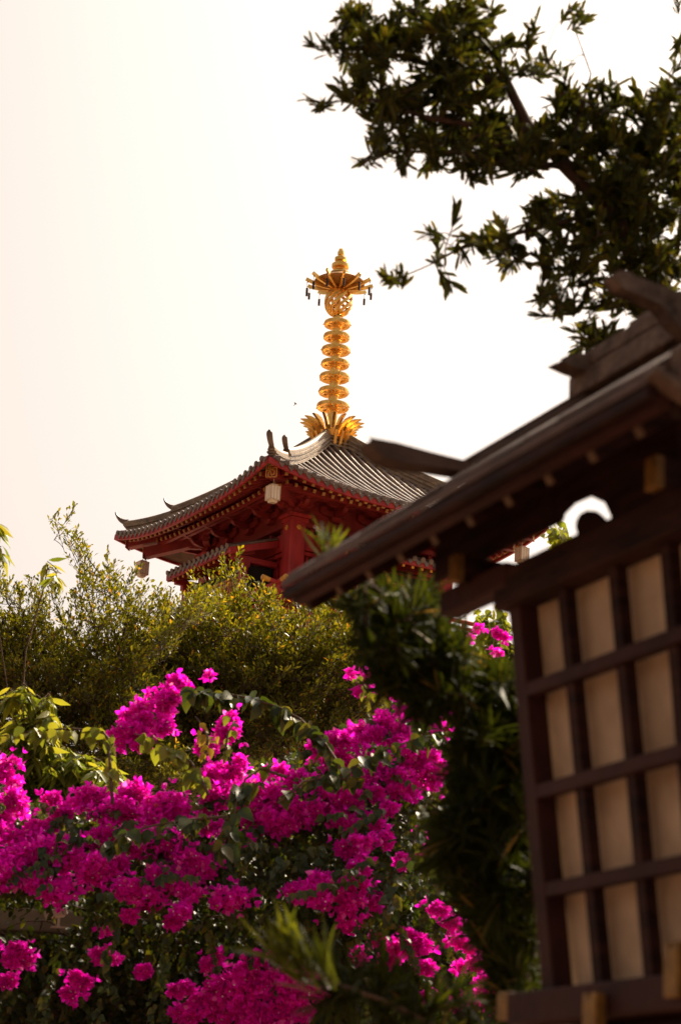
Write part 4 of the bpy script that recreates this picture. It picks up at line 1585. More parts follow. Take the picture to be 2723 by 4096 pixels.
grow('spreading_tree', 'yellow-green small-leaved tree at the left with one tall shoot against the sky', 'tree', 'small-leaved trees below the pagoda',
     DB, lef_tr, lef_lm, [b_[:4] + ((.66 if b_[1] < 1500 else .9),) if b_[1] < 1560 else b_[:4] + (1.7,) for b_ in lef_bl], .0034, 1.0, fine_leaves(.057, .36, P(230, 1760, DB)), .0040, .42, .10, M['bark'], upt=.22)


# ---- drooping-leaved tree at the far left
def mango_leaves():
    def fn(tip, ax, A, par, tips):
        return leaf_cloud(T_LANCE, tip, norm(ax * .4 + np.array([0, 0, .5])), 11, .07, (.9, 2.1), .155, .012, .75, .6)
    return Leaf(fn, M['leaf_mango'])


DM = 18.0
mg_bl = [(25, 1590, 14, 14, 2), (60, 1585, 16, 14, 2), (105, 1610, 18, 14, 2), (120, 1650, 14, 16, 2), (30, 1670, 24, 24, 1.5), (80, 1690, 50, 40, 1.2), (165, 1745, 34, 20, 1.6), (215, 1765, 28, 16, 1.6), (262, 1785, 26, 14, 2), (110, 1760, 110, 50, 1.2), (60, 1830, 80, 40), (170, 1820, 60, 40),
         (112, 1292, 10, 6, 2.4), (128, 1318, 8, 8, 2.4), (6, 1262, 8, 5, 2.5), (-6, 1208, 3, 4, 10)]
mg_tr = [ground_pt(40, 2000, DM), P(40, 2200, DM), P(45, 1900, DM), P(60, 1750, DM)]
mg_lm = [[P(60, 1750, DM), P(50, 1640, DM), P(60, 1500, DM), P(100, 1360, DM), P(112, 1300, DM)], [P(60, 1750, DM), P(20, 1600, DM), P(-10, 1400, DM), P(-6, 1225, DM)], [P(60, 1750, DM), P(140, 1760, DM), P(230, 1790, DM)]]
grow('drooping_leaf_tree', 'tree at the left edge with long drooping yellow-green leaves above the magenta flowers', 'tree', None,
     DM, mg_tr, mg_lm, mg_bl, .0042, .35, mango_leaves(), .004, .40, .07, M['bark_pale'], upt=.9)


# ---- podocarpus: strap leaves in rosettes
def rosettes(per, sc, mat_, spread=(.25, 1.35), L=.035, T=None):
    def fn(tip, ax, A, par, tips):
        return leaf_cloud(T or T_STRAP, tip, ax, per, L, spread, sc, .003, 0, .4)
    return Leaf(fn, mat_)


DP = 9.0
pt_tr = [ground_pt(1760, 1500, DP), P(1760, 1500, DP), P(1700, 1000, DP), P(1620, 800, DP), P(1530, 680, DP), P(1400, 480, DP), P(1300, 380, DP), P(1220, 300, DP), P(1165, 190, DP), P(1100, 60, DP), P(1050, -60, DP)]
pt_lm = [[P(1220, 300, DP), P(1100, 290, DP - .1), P(980, 270, DP - .1), P(860, 230, DP), P(740, 235, DP)],
         [P(1165, 190, DP), P(1050, 170, DP + .1), P(930, 130, DP), P(800, 110, DP), P(730, 105, DP)],
         [P(1100, 60, DP), P(1000, 40, DP), P(900, 10, DP)],
         [P(1300, 380, DP), P(1180, 380, DP - .1), P(1050, 350, DP - .1), P(900, 350, DP), P(830, 375, DP)],
         [P(1400, 480, DP), P(1300, 510, DP), P(1180, 540, DP), P(1080, 560, DP), P(990, 610, DP), P(920, 640, DP)],
         [P(1530, 680, DP), P(1420, 640, DP + .1), P(1320, 650, DP), P(1250, 700, DP)],
         [P(1620, 800, DP), P(1500, 760, DP), P(1400, 790, DP), P(1330, 800, DP)],
         [P(1400, 480, DP), P(1450, 380, DP + .1), P(1500, 300, DP), P(1560, 200, DP)],
         [P(1300, 380, DP), P(1330, 280, DP), P(1360, 170, DP), P(1320, 60, DP), P(1310, 0, DP)],
         [P(1530, 680, DP), P(1560, 560, DP), P(1580, 400, DP)]]
pt_bl = [(730, 105, 18, 14), (780, 115, 36, 26), (830, 60, 60, 46), (850, 150, 60, 40), (730, 235, 16, 14, 1.5), (790, 215, 42, 30), (900, 100, 60, 60), (980, 60, 80, 60), (1080, 60, 70, 60, 1.2), (900, 230, 70, 48, 1.2), (1000, 200, 70, 70), (1090, 180, 70, 70, 1.2), (860, 310, 40, 30), (820, 372, 20, 10), (900, 360, 50, 24, .8), (990, 320, 80, 50, 1.1), (990, 385, 36, 16), (1100, 320, 80, 70, 1.2), (1090, 410, 50, 14, .8), (1200, 320, 80, 60, 1.3), (1190, 380, 60, 30),
         (1180, 130, 50, 40, .8), (1260, 160, 44, 32, .7), (1330, 220, 60, 40, .8), (1310, 300, 70, 60, 1.2), (1400, 290, 60, 50), (1310, 40, 14, 34, .5), (1330, 20, 12, 16, .7), (1345, 55, 12, 8, .7), (1230, 70, 20, 22, .6), (1420, 380, 90, 70, 1.3), (1400, 210, 30, 20, .6), (1490, 230, 60, 30, .7), (1550, 200, 40, 26), (1560, 0, 12, 14, .6), (1520, 330, 60, 60), (1500, 440, 80, 70, 1.2), (1400, 480, 80, 50, 1.2), (1280, 470, 50, 30, .9), (1230, 500, 40, 36), (1300, 540, 70, 40), (1420, 560, 90, 50, 1.1), (1530, 560, 60, 60),
         (985, 535, 24, 18), (1060, 500, 16, 14), (1010, 590, 20, 16), (920, 632, 20, 16, 1.6), (900, 640, 16, 10), (1030, 655, 40, 12, .6), (1080, 560, 40, 28), (1140, 540, 40, 36), (1180, 590, 36, 24), (1240, 590, 40, 26), (1290, 640, 40, 28, .8), (1250, 690, 24, 24), (1240, 730, 14, 14), (1350, 620, 50, 30, .8), (1440, 640, 60, 30), (1540, 660, 40, 40), (1350, 760, 34, 26), (1330, 800, 24, 14), (1410, 800, 50, 22), (1500, 760, 50, 26, .6), (1410, 700, 24, 12, .5), (1460, 830, 50, 30, .8), (1450, 690, 60, 34), (1500, 620, 50, 34), (1380, 690, 40, 26, .8), (1300, 700, 30, 30, .8), (1540, 720, 40, 24, .8), (1380, 770, 40, 20), (1555, 250, 30, 60, 1.2), (1530, 290, 50, 30), (1480, 250, 40, 20, .8), (1562, 120, 12, 40, .8), (1540, 420, 40, 90, .8), (1060, 110, 36, 60, 1.4)]
grow('podocarpus_tree', 'tree with dark narrow strap leaves in tufts overhanging the upper right', 'tree', None,
     DP, pt_tr, pt_lm, pt_bl, .0027, .45, rosettes(14, .071, M['leaf_podo'], (.1, .85), .085, (np.array([(-.03, 0, 0), (.03, 0, 0), (-.095, .35, .02), (.095, .35, .02), (-.10, .75, 0), (.10, .75, 0), (0, 1, -.05)]), T_STRAP[1])), .0022, .50, .050, M['bark'], upt=.35)

DS = 6.6
sh_tr = [ground_pt(1230, 2500, DS), P(1230, 2500, DS), P(1180, 2100, DS), P(1120, 1900, DS), P(1060, 1650, DS), P(1010, 1500, DS), P(940, 1420, DS), P(860, 1395, DS)]
sh_lm = [[P(1060, 1650, DS), P(1100, 1560, DS), P(1130, 1480, DS)], [P(1180, 2100, DS), P(1080, 1950, DS - .1), P(1000, 1880, DS - .1)],
         [P(1120, 1900, DS), P(1160, 1750, DS), P(1170, 1600, DS)],
         [P(1230, 2500, DS), P(1100, 2420, DS - .7), P(900, 2310, DS - .9), P(760, 2260, DS - 1.1), P(690, 2210, DS - 1.2), P(655, 2175, DS - 1.2)],
         [P(940, 1420, DS), P(850, 1340, DS - .25), P(760, 1290, DS - .4), P(748, 1262, DS - .4)]]
sh_bl = [(1060, 1500, 40, 40, .7), (1150, 1580, 40, 40, .7), (1000, 1600, 40, 40), (860, 1450, 30, 20), (885, 1560, 20, 20), (1020, 1970, 26, 34), (870, 1400, 50, 36), (815, 1390, 20, 18), (950, 1430, 70, 60), (1000, 1530, 70, 70), (925, 1500, 40, 60), (905, 1570, 30, 40), (1080, 1590, 60, 60), (1095, 1700, 60, 80), (1130, 1690, 50, 90, .8), (1120, 1800, 70, 80), (1090, 1850, 54, 60), (1050, 1930, 60, 60), (1130, 1960, 60, 90), (1140, 2080, 60, 90), (1170, 2180, 50, 90), (975, 1620, 34, 30, .8), (1190, 2290, 50, 70, .8), (1200, 1680, 30, 90, .8), (1215, 1850, 30, 130, .9), (1225, 2080, 36, 130, .9), (880, 1480, 40, 40), (1085, 2020, 44, 60, .8), (1130, 2120, 36, 60, .6)]
low = [P(x, y, z) for (x, y, z) in ((740, 2262, DS - 1), (790, 2290, DS - 1), (840, 2270, DS - .9), (860, 2320, DS - .9), (900, 2290, DS - .9), (940, 2330, DS - .85), (980, 2305, DS - .8), (1020, 2340, DS - .8), (1060, 2320, DS - .7), (1100, 2350, DS - .7), (800, 2340, DS - 1), (760, 2320, DS - 1), (900, 2355, DS - .9), (980, 2360, DS - .8))]
low = np.array([l + RNG.normal(size=3) * .03 for l in low for _ in range(2)])
t_, A_s, par_s, tips_s = grow('podocarpus_shrub', 'blurred dark strap-leaved shrub between the flowers and the wooden lantern', 'shrub', None,
                              DS, sh_tr, sh_lm, sh_bl, .0038, .42, rosettes(24, .098, M['leaf_shrub'], (.1, 1.0), .08, T_NEEDLE), .0026, .42, .035, M['bark_pale'], upt=.35, extra=low)
# fresh shoots on the same shrub, in a paler leaf colour
fresh = np.array([P(745, 1262, DS - .4), P(762, 1268, DS - .4)] + [P(x, y, DS - 1.2) for x, y in ((650, 2165), (672, 2172), (664, 2205), (694, 2188), (690, 2225), (720, 2210), (712, 2250), (745, 2235), (640, 2195))])
root = np.array(sh_tr[0])
V, F = leaf_cloud(T_NEEDLE, fresh, np.array([[-.15, 0, 1.0], [.5, 0, .8]] + [[-.45, -.15, .75]] * 9), 15, .06, (.05, .9), .105, .008, 0, .3)
V[:len(V) * 2 // 11] = fresh[:2].mean(0) + (V[:len(V) * 2 // 11] - fresh[:2].mean(0)) * .8
nv_, nf_ = len(V) * 2 // 11, len(F) * 2 // 11
link('young_shoot', fast_mesh('young_shoot', V[:nv_] - root, F[:nf_], M['leaf_shrub_new']), t_)
link('young_shoot', fast_mesh('young_shoot', V[nv_:] - root, F[nf_:] - nv_, M['leaf_shrub_new']), t_)


# ---- bougainvillea
def boug_D(x, y):
    if y < 2060:
        return 15.4 - 1.3 * (y - 1650) / 410.0
    return 14.1 + .8 * min(1.0, (y - 2060) / 70.0)


EDGE = [(-330, 1850), (-30, 1830), (20, 1790), (70, 1840), (150, 1850), (215, 1820), (290, 1805), (360, 1850), (440, 1850), (510, 1770), (570, 1745), (640, 1740), (700, 1720), (760, 1690), (820, 1650), (870, 1640), (900, 1600), (960, 1610), (1010, 1660), (1040, 1760), (1060, 1900), (1080, 2050), (1130, 2200), (1190, 2330), (1200, 2420)]


def edge_y(x):
    for (x0, y0), (x1, y1) in zip(EDGE, EDGE[1:]):
        if x0 <= x <= x1:
            return y0 + (y1 - y0) * (x - x0) / (x1 - x0)
    return 9999


def facing(n):
    """outward directions of the hanging mass: towards the viewer, a little up"""
    return norm(np.array([0, -1.0, .35]) + RNG.normal(size=(n, 3)) * .55)


def leaf_batch(pts, dirs, nrms, size, T=T_HEART):
    return instances(T, pts, frames(dirs, nrms), size)


bl_root = ground_pt(520, 2300, 15.25)
boug = thing('bougainvillea', 'large bougainvillea covered in magenta blossom, spilling over the wall', 'flowering shrub', tuple(bl_root))
pts = []
while len(pts) < 25000:
    x, y = RNG.uniform(-300, 1210), RNG.uniform(1600, 2400)
    e = edge_y(x)
    if y < e + 6:
        continue
    if -60 < x < 215 - (y - 2085) and 2090 < y < 2150 and RNG.random() < .93:
        continue
    if 95 < x < 165 and 2088 < y < 2130:
        continue
    if y < 2060:
        z = boug_D(x, y) + abs(RNG.normal()) * .38
    else:
        z = 15.02 + abs(RNG.normal()) * .22 - .5 * max(0, math.sin(x * .021 + y * .013) * math.sin(x * .0087 - y * .017))
    pts.append(P(x, y, z))
for k in range(10500):  # hidden leaves over the roof, added to keep sun off the lower mass
    x, dz = RNG.uniform(-280, 1120), RNG.uniform(15.2, 17.3)
    q = P(x, edge_y(x), dz)
    zr = P(60, 2092, 15.45)[2] + max(0, (q[1] - P(60, 2092, 15.45)[1])) * .37
    q[2] = min(zr + RNG.uniform(.05, .75), P(x, edge_y(x) + 14, dz)[2])
    pts.append(q)
pts = np.array(pts)
n = len(pts)
d = norm(np.array([0, -.35, -.75]) + RNG.normal(size=(n, 3)) * .6)
V, F = leaf_batch(pts, d, facing(n), .040 + .035 * RNG.random(n), T_OVATE)
# hanging strands and short leafy sprigs in front of the mass
sp_, sd_, sn_, ss_ = [], [], [], []
for k in range(350):
    hang = k < 225
    x = RNG.uniform(-250, 1190)
    e = edge_y(x)
    if hang:
        y, ln = RNG.uniform(min(max(e + 60, 1900), 2290), 2300), RNG.uniform(50, 190)
        z, dx, dy = RNG.uniform(14.15, 15.0), RNG.normal() * .18, 1.0
    else:
        y, ln = RNG.uniform(e - 6, max(e + 30, 2060)), RNG.uniform(30, 80)
        z, dx, dy = boug_D(x, y) - RNG.uniform(.1, .3), RNG.choice([-1, 1]) * RNG.uniform(.5, 1), RNG.uniform(-.5, .6)
    if -60 < x < 230 and (2060 < y + ln * .5 < 2200 or y < 2130 < y + ln):
        continue
    m_ = int(ln / (6.5 if hang else 6))
    for j in range(m_):
        u = (j + RNG.random()) / m_
        q = P(x + dx * ln * u + RNG.normal() * 4, y + dy * ln * u + (0 if hang else 18 * u * u), z - .1 * u)
        sp_.append(q)
        sd_.append(np.array([RNG.normal() * .55, -.3, -.8 + RNG.normal() * .3]))
        sn_.append(np.array([RNG.normal() * .5, -.85, .5 + RNG.normal() * .35]))
        ss_.append(RNG.uniform(.05, .088) * (1 - .35 * u))
V2, F2 = leaf_batch(np.array(sp_), norm(np.array(sd_)), norm(np.array(sn_)), np.array(ss_), T_HEART)
link('foliage', fast_mesh('foliage', np.vstack([V, V2]) - bl_root, np.vstack([F, F2 + len(V)]), M['leaf_boug']), boug)
# inner wood that the leaves hang on
tg_ = []
for _ in range(420):
    x = RNG.uniform(-20, 1150)
    e = edge_y(x)
    y = RNG.uniform(e + 10, 2380)
    tg_.append(P(x, y, boug_D(x, y) + .25))
stems = [[bl_root, P(520, 2300, 15.25), P(520, 2050, 15.3), P(520, 1900, 15.3)], [P(520, 2300, 15.25), P(800, 2050, 15.3), P(900, 1800, 15.3)], [P(520, 2300, 15.25), P(250, 2050, 15.3), P(100, 1900, 15.4)]]
A, par, tips = colonize(stems, np.array(tg_), pull=.3)
link('stems', branch_mesh('stems', A - bl_root, par, .003, .42, .05, M['bark_pale']), boug)

# long arching shoots with heart-shaped leaves
SHOOTS = [([(800, 1800), (770, 1745), (740, 1700), (690, 1655), (640, 1628), (585, 1610), (525, 1598), (470, 1594), (430, 1588)], 80, .128, 0),
          ([(480, 1830), (462, 1790), (440, 1755), (400, 1730), (345, 1700), (310, 1690)], 34, .122, 1),
          ([(260, 1850), (250, 1700), (235, 1684), (160, 1678), (80, 1684), (0, 1696)], 54, .105, 1),
          ([(660, 1790), (600, 1770), (565, 1795), (545, 1845), (535, 1905), (522, 1960)], 46, .118, 0),
          ([(520, 1880), (440, 1888), (360, 1900), (290, 1920), (240, 1955)], 40, .118, 0),
          ([(1030, 1880), (985, 1850), (965, 1900), (945, 1960), (915, 2040), (890, 2120)], 54, .10, 0),
          ([(760, 1800), (820, 1765), (880, 1730), (950, 1705), (1010, 1690)], 46, .112, 0),
          ([(860, 1640), (850, 1600), (835, 1575), (815, 1555)], 14, .07, 1),
          ([(640, 1850), (700, 1800), (760, 1790), (830, 1800)], 36, .11, 0),
          ([(470, 1760), (480, 1700), (465, 1670), (450, 1650)], 16, .07, 2),
          ([(530, 1760), (520, 1720), (525, 1690), (540, 1660)], 14, .07, 1)]
M['leaf_yellow'] = leafmat('yellowing_leaf', [(0.35, 0.24, 0.02), (0.42, 0.30, 0.03)], .5)
M['leaf_lit'] = leafmat('pale_sunlit_leaf', [(0.10, 0.13, 0.018), (0.15, 0.17, 0.02), (0.20, 0.20, 0.025)], .5, (1.5, 1.4, .6), .4, .4)  # paler copy of the bougainvillea leaf, sunlight put into its colour
for (pl, nl, sz, kind) in SHOOTS:
    q = [P(x, y, boug_D(x, y) - .48) for x, y in pl]
    cum = np.concatenate([[0], np.cumsum([np.linalg.norm(q[i + 1] - q[i]) for i in range(len(q) - 1)])])
    mb = MB()
    mb.tube([tuple(p - bl_root) for p in q], [.012 - .008 * i / (len(q) - 1) for i in range(len(q))], 6)
    so = mb.build('arching_shoot', M['bark_pale'], boug, smooth=True)
    s = np.sort(RNG.random(nl)) * cum[-1]
    s = s[s > cum[-1] * .12]
    pp = np.array([[np.interp(v, cum, [w_[c] for w_ in q]) for c in range(3)] for v in s])
    nn = len(pp)
    d = norm(np.array([0, -.25, -.9]) + RNG.normal(size=(nn, 3)) * np.array([.55, .4, .35]))
    V, F = leaf_batch(pp + RNG.normal(size=(nn, 3)) * .02, d, norm(np.array([0, -.8, .6]) + RNG.normal(size=(nn, 3)) * .45), sz * (.65 + .5 * RNG.random(nn)))
    link('shoot_leaves', fast_mesh('shoot_leaves', V - bl_root, F, (M['leaf_boug'], M['leaf_lit'], M['leaf_yellow'])[kind]), so)


def blossom(parent, root_, ell, D, dens=1.0, name='blossom_cluster'):
    """flowers of three bracts packed over the outside of a lobed cluster"""
    x, y, rx, ry = ell
    nf = max(5, int(rx * ry * PI * .031 * dens))
    c = P(x, y, D)
    u = 1.7366 * D / FPX
    ns = max(1, int(round((rx * ry) / 330.0)))
    sub = rand_unit(ns) * (.35 + .55 * RNG.random(ns))[:, None]
    w_ = .35 + RNG.random(ns)
    pick = RNG.choice(ns, nf, p=w_ / w_.sum())
    dirs = rand_unit(nf)
    dirs[:, 1] = np.where(dirs[:, 1] > .35, -dirs[:, 1], dirs[:, 1])
    sg = np.where(RNG.random(nf) < .12, 1.05, .46)[:, None] * (.45 + .6 * RNG.random(nf))[:, None]
    loc = (sub[pick] if ns > 1 else 0) + dirs * sg * (1.0 if ns > 1 else 1.6)
    pos = c + loc * np.array([rx * u, min(rx, ry) * u * .8, ry * u])
    ax = norm(dirs + RNG.normal(size=(nf, 3)) * .6 + np.array([0, -.2, .15]))
    side = norm(np.cross(ax, rand_unit(nf)))
    oth = np.cross(ax, side)
    Vs, Fs, mi, o = [], [], [], 0
    fs = .035 * (.75 + .5 * RNG.random(nf))
    for k in range(3):
        a = k * 2 * PI / 3 + RNG.random(nf) * .3
        dd = norm(ax * .75 + side * np.cos(a)[:, None] + oth * np.sin(a)[:, None])
        V, F = instances(T_BRACT, pos, frames(dd, ax), fs * 1.25)
        Vs.append(V)
        Fs.append(F + o)
        mi.append(np.zeros(len(F), int))
        o += len(V)
    # twigs tie the sprays of one cluster together
    ca = np.vstack([np.repeat(c[None], ns, 0), (c + (sub if ns > 1 else sub * 0) * np.array([rx * u, min(rx, ry) * u * .8, ry * u]))[pick]])
    cb = np.vstack([c + (sub if ns > 1 else sub * 0) * np.array([rx * u, min(rx, ry) * u * .8, ry * u]), pos])
    ln_ = np.linalg.norm(cb - ca, axis=1)
    ok = ln_ > .02
    if ok.any():
        V, F = instances((np.array([(-.5, 0, 0), (.5, 0, 0), (0, 0, .9), (0, 1, 0)], float), np.array([(0, 1, 3), (1, 2, 3), (2, 0, 3)])),
                         ca[ok], frames(cb[ok] - ca[ok], rand_unit(int(ok.sum()))), np.stack([np.full(ok.sum(), .006), ln_[ok], np.full(ok.sum(), .006)], 1))
        Vs.append(V)
        Fs.append(F + o)
        mi.append(np.full(len(F), 2))
        o += len(V)
    # tiny white florets in some of them
    sel = np.where(RNG.random(nf) < .08)[0]
    if len(sel):
        T = (np.array([(-.5, -.5, 0), (.5, -.5, 0), (.5, .5, 0), (-.5, .5, 0), (0, 0, .5)], float), np.array([(0, 1, 4), (1, 2, 4), (2, 3, 4), (3, 0, 4)]))
        V, F = instances(T, pos[sel] + ax[sel] * .020, frames(side[sel], ax[sel]), np.full(len(sel), .009))
        Vs.append(V)
        Fs.append(F + o)
        mi.append(np.ones(len(F), int))
    link(name, fast_mesh(name, np.vstack(Vs) - root_, np.vstack(Fs), [M['bract'], M['bract_pale'], M['bark_pale']], np.concatenate(mi)), parent)


CL = [(-60, 1880, 50, 36), (-120, 1930, 60, 36), (-80, 2010, 60, 36), (-180, 1900, 50, 40), (-160, 2040, 50, 30), (760, 2290, 40, 26), (520, 2345, 50, 20), (610, 2215, 34, 22), (850, 2080, 24, 18), (985, 2290, 30, 22), (1060, 2320, 30, 20), (330, 2240, 20, 14), (20, 2260, 24, 16), (1085, 2180, 20, 16), (470, 1900, 50, 20), (560, 1935, 40, 18), (600, 1795, 30, 20), (660, 1770, 26, 16), (560, 1845, 36, 24), (860, 1895, 30, 18), (905, 1870, 26, 18), (870, 1840, 30, 18), (985, 1725, 30, 22), (930, 1705, 34, 18), (500, 1960, 24, 14), (300, 2110, 20, 14),
      (345, 2085, 24, 14), (430, 2092, 28, 16), (500, 2225, 30, 24), (430, 2290, 34, 18), (640, 2330, 50, 24), (700, 2330, 36, 24), (720, 2250, 24, 18), (100, 1900, 30, 24), (120, 1840, 24, 14), (260, 1985, 30, 20), (0, 1935, 24, 30), (1010, 1700, 20, 20), (890, 1935, 16, 20), (925, 1985, 14, 20), (1060, 2170, 18, 14), (980, 2230, 26, 16), (870, 2165, 22, 14),
      (425, 1578, 32, 22), (380, 1622, 34, 34), (330, 1655, 46, 34), (283, 1692, 44, 28), (375, 1680, 26, 18), (484, 1557, 11, 9), (332, 1718, 28, 12), (505, 1685, 40, 30), (532, 1660, 16, 22), (470, 1722, 22, 18), (385, 1582, 8, 10), (350, 1600, 12, 10),
      (22, 1785, 30, 36), (22, 1865, 44, 44), (280, 1838, 66, 32), (305, 1885, 74, 34), (200, 1850, 40, 30), (140, 1880, 34, 22), (330, 1930, 60, 36), (400, 1860, 50, 40), (150, 1970, 62, 44), (60, 1985, 74, 40), (20, 2025, 44, 40), (100, 2040, 56, 28), (220, 2010, 46, 36), (380, 1960, 60, 34), (432, 2000, 56, 38), (310, 2050, 56, 26), (360, 2028, 50, 28), (450, 2052, 38, 24), (525, 2062, 40, 32), (60, 1935, 50, 26), (230, 1930, 40, 26),
      (540, 1772, 38, 28), (500, 1805, 40, 38), (470, 1850, 40, 28), (615, 1835, 56, 42), (640, 1890, 48, 36), (690, 1882, 46, 28), (590, 1872, 38, 28), (740, 1838, 56, 42), (800, 1842, 48, 28), (785, 1900, 38, 28), (690, 1800, 30, 24), (780, 1722, 58, 32), (735, 1738, 28, 22), (840, 1700, 48, 28), (885, 1690, 40, 26), (905, 1650, 34, 18), (840, 1562, 28, 20), (832, 1590, 16, 14), (806, 1552, 14, 9), (960, 1640, 46, 18), (930, 1610, 40, 16), (1005, 1640, 20, 22), (960, 1765, 56, 42), (925, 1805, 46, 44), (890, 1770, 40, 36), (1000, 1775, 22, 36), (835, 1790, 38, 22),
      (825, 1955, 46, 26), (720, 2042, 46, 36), (785, 2072, 46, 42), (805, 2125, 30, 30), (825, 2010, 36, 28), (955, 1940, 20, 26), (1008, 2098, 26, 14), (1032, 2125, 32, 20), (942, 2178, 40, 30), (905, 2203, 30, 22), (1080, 2230, 34, 24), (1118, 2275, 34, 30), (1130, 2312, 26, 18), (60, 2215, 42, 32), (45, 2185, 26, 16), (262, 2200, 34, 18), (182, 2258, 32, 20), (160, 2290, 24, 14), (560, 2250, 48, 34), (625, 2270, 58, 38), (540, 2295, 58, 36), (680, 2280, 46, 36), (470, 2318, 54, 26), (430, 2340, 36, 20), (585, 2335, 56, 30), (400, 2125, 22, 16), (245, 2150, 14, 10), (830, 2200, 26, 16)]
for ell in CL:
    x, y = ell[0], ell[1]
    if y < 2100:
        ell = (x, y, ell[2] * 1.12, ell[3] * 1.1)
    blossom(boug, bl_root, ell, boug_D(x, y) - (.12 if y < 2090 else .62), 1.0 if y < 2090 else 1.25)

# second bougainvillea beyond the strap-leaved shrub
b2_root = ground_pt(1180, 2000, 17.0)
b2 = thing('bougainvillea', 'bougainvillea behind the dark shrub, few pink flowers, one green shoot above the lantern rail', 'flowering shrub', tuple(b2_root))
tg_ = blob_points([(1130, 1460, 46, 36), (1150, 1560, 70, 60), (1150, 1680, 80, 90), (1200, 1850, 60, 120), (1210, 2050, 50, 120), (1290, 1236, 12, 16, 3), (1110, 1900, 80, 90), (1080, 1720, 60, 60)], .004, 17.0, .3)
A, par, tips = colonize([[b2_root, P(1180, 2000, 17), P(1180, 1700, 17), P(1200, 1450, 17), P(1260, 1340, 17), P(1296, 1260, 17), P(1288, 1225, 17)]], tg_)
link('stems', branch_mesh('stems', A - b2_root, par, .004, .40, .04, M['bark_pale']), b2)
m_ = len(tips)
V, F = leaf_cloud(T_HEART, A[tips], np.tile(np.array([[0, -.3, -.6]]), (m_, 1)), 9, .10, (.2, 1.3), .085, .05, .2, .3)
link('foliage', fast_mesh('foliage', V - b2_root, F, M['leaf_lit']), b2)
for ell in ((1100, 1448, 14, 8), (1140, 1458, 16, 10), (1162, 1470, 10, 14), (1085, 1470, 10, 7), (1145, 1505, 14, 9), (1120, 1540, 9, 8), (1160, 1565, 9, 9)):
    blossom(b2, b2_root, ell, 16.2)


# ================================================================== WALL, LAMP, BIRD, GROUND
wc = P(60, 2140, 15.7)
zt_ = P(60, 2092, 15.45)[2]
wall = thing('garden_house', 'low garden building under the bougainvillea, its pale eave showing at the lower left', 'building', (wc[0], wc[1], 0))
mb = MB()
mb.box((1.6, 1.6, (zt_ - .16) / 2), (10.4, 3.2, zt_ - .16))
mb.build('wall_face', M['wall'], wall)
mb = MB()
mb.box((1.6, -.1, zt_ - .08), (10.9, .34, .158))
mb.build('eave_board', M['coping'], wall, bevel=.012)
mb = MB()
ra, rb = Vector((1.6, -.25, zt_ + .01)), Vector((1.6, 1.75, zt_ + .74))
for side in (0, 1):
    pts = [Vector((-3.9, -.25, zt_ + .012)), Vector((7.1, -.25, zt_ + .012)), Vector((7.1, 1.75, zt_ + .74)), Vector((-3.9, 1.75, zt_ + .74))]
    if side:
        pts = [Vector((p.x, 3.5 - p.y, p.z)) for p in pts]
    mb.add(pts + [p + Vector((0, 0, .06)) for p in pts], [(3, 2, 1, 0), (4, 5, 6, 7), (0, 1, 5, 4), (1, 2, 6, 5), (2, 3, 7, 6), (3, 0, 4, 7)])
    for i in range(44):
        x = -3.8 + 10.8 * i / 43
        p, q = Vector((x, -.28, zt_ + .075)), Vector((x, 1.75, zt_ + .815))
        if side:
            p.y, q.y = 3.5 - p.y, 3.5 - q.y
        mb.tube([p, q], .055, 8)
mb.bar((-3.95, 1.75, zt_ + .85), (7.15, 1.75, zt_ + .85), .24, .16)
mb.build('tile_roof', M['tile'], wall)
fp = P(128, 2113, 14.9)
fl = thing('floodlight', 'small white floodlight sitting on the wall coping below the blossom', 'lamp', tuple(fp), .25)
mb = MB()
mb.box((0, 0, .03), (.155, .09, .05), Matrix.Rotation(-.22, 4, 'Y'))
mb.build('lamp_housing', M['whitemetal'], fl, bevel=.008)
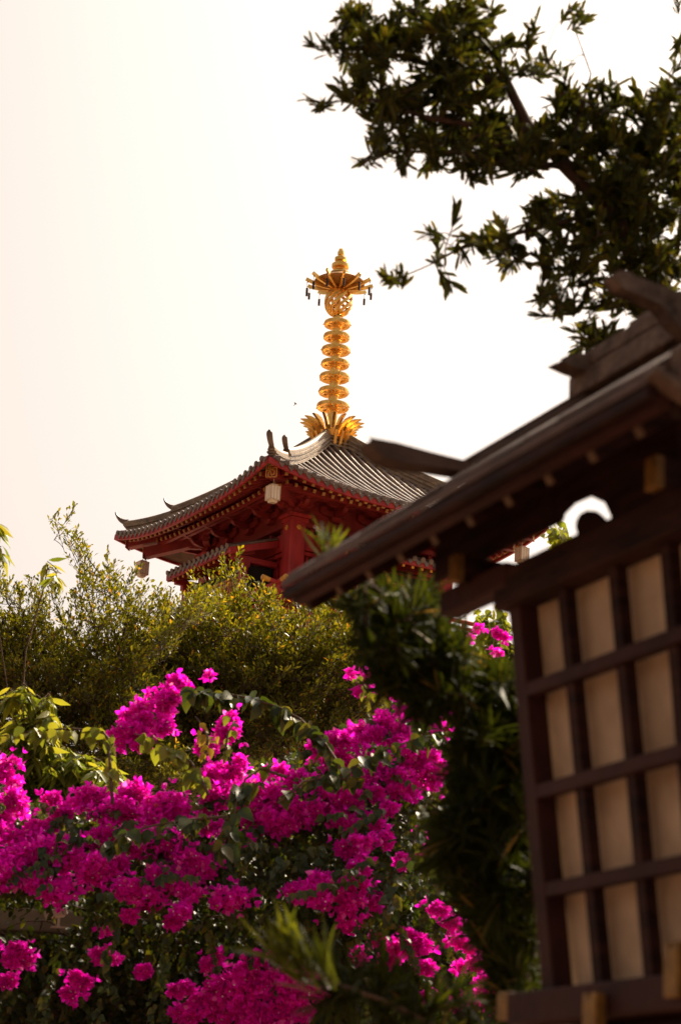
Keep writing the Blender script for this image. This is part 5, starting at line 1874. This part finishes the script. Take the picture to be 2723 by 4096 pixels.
mb = MB()
mb.box((0, -.002, .0), (.13, .07, .012), Matrix.Rotation(-.22, 4, 'Y'))
mb.build('lamp_glass', M['cream'], fl)
mb = MB()
mb.bar((.03, .03, -.06), (.03, .03, .01), .018, .018, (0, 1, 0))
mb.bar((-.02, .03, -.065), (.08, .03, -.065), .06, .012)
mb.build('lamp_bracket', M['whitemetal'], fl)

bp_ = P(680, 930, 58.0)
mb = MB()
mb.lathe([(.001, -.06), (.014, -.045), (.022, -.01), (.018, .03), (.010, .05), (.001, .062)], 10)
for sg in (-1, 1):
    mb.add([(sg * .012, .012, .02), (sg * .012, -.012, -.02), (sg * .075, .02, .015), (sg * .045, .0, .05), (sg * .012, .012, .024), (sg * .075, .024, .017)], [(0, 1, 2), (0, 2, 3), (4, 3, 5), (1, 2, 5)])
mb.add([(-.008, 0, -.05), (.008, 0, -.05), (.018, .004, -.10), (-.018, .004, -.10), (0, -.004, -.075)], [(0, 1, 2, 3), (0, 4, 1), (2, 4, 3)])
bo = mb.build('bird', M['bird'], None)
bo.location = bp_
bo.rotation_euler = (.2, .5, .3)
bo.scale = (.65, .65, .65)
tag(bo, 'tiny dark bird flying in the pale sky beside the golden spire', 'bird')

mb = MB()
g = 24
S_ = 1500.0
vs, fs = [], []
for j in range(g + 1):
    for i in range(g + 1):
        vs.append((S_ * (2 * i / g - 1), S_ * (2 * j / g - 1), 0.0))
for j in range(g):
    for i in range(g):
        a = j * (g + 1) + i
        fs.append((a, a + 1, a + g + 2, a + g + 1))
mb.add(vs, fs)
go = mb.build('ground', M['soil'], None)
go['kind'] = 'structure'
mb = MB()
mb.lathe([(.01, .004), (9, .004), (22, .004), (42, .004)], 48, (0, 62, 0))  # unseen pale disc round the pagoda, added to bounce light upward
M['bounce_fill'] = mat('bounce_tan', (0.27, 0.21, 0.15), (0.20, 0.155, 0.11), rough=0.85, scale=1.5, bump=0.2, bscale=8)
pv = mb.build('bounce_disc', M['bounce_fill'], None)
pv['kind'] = 'structure'
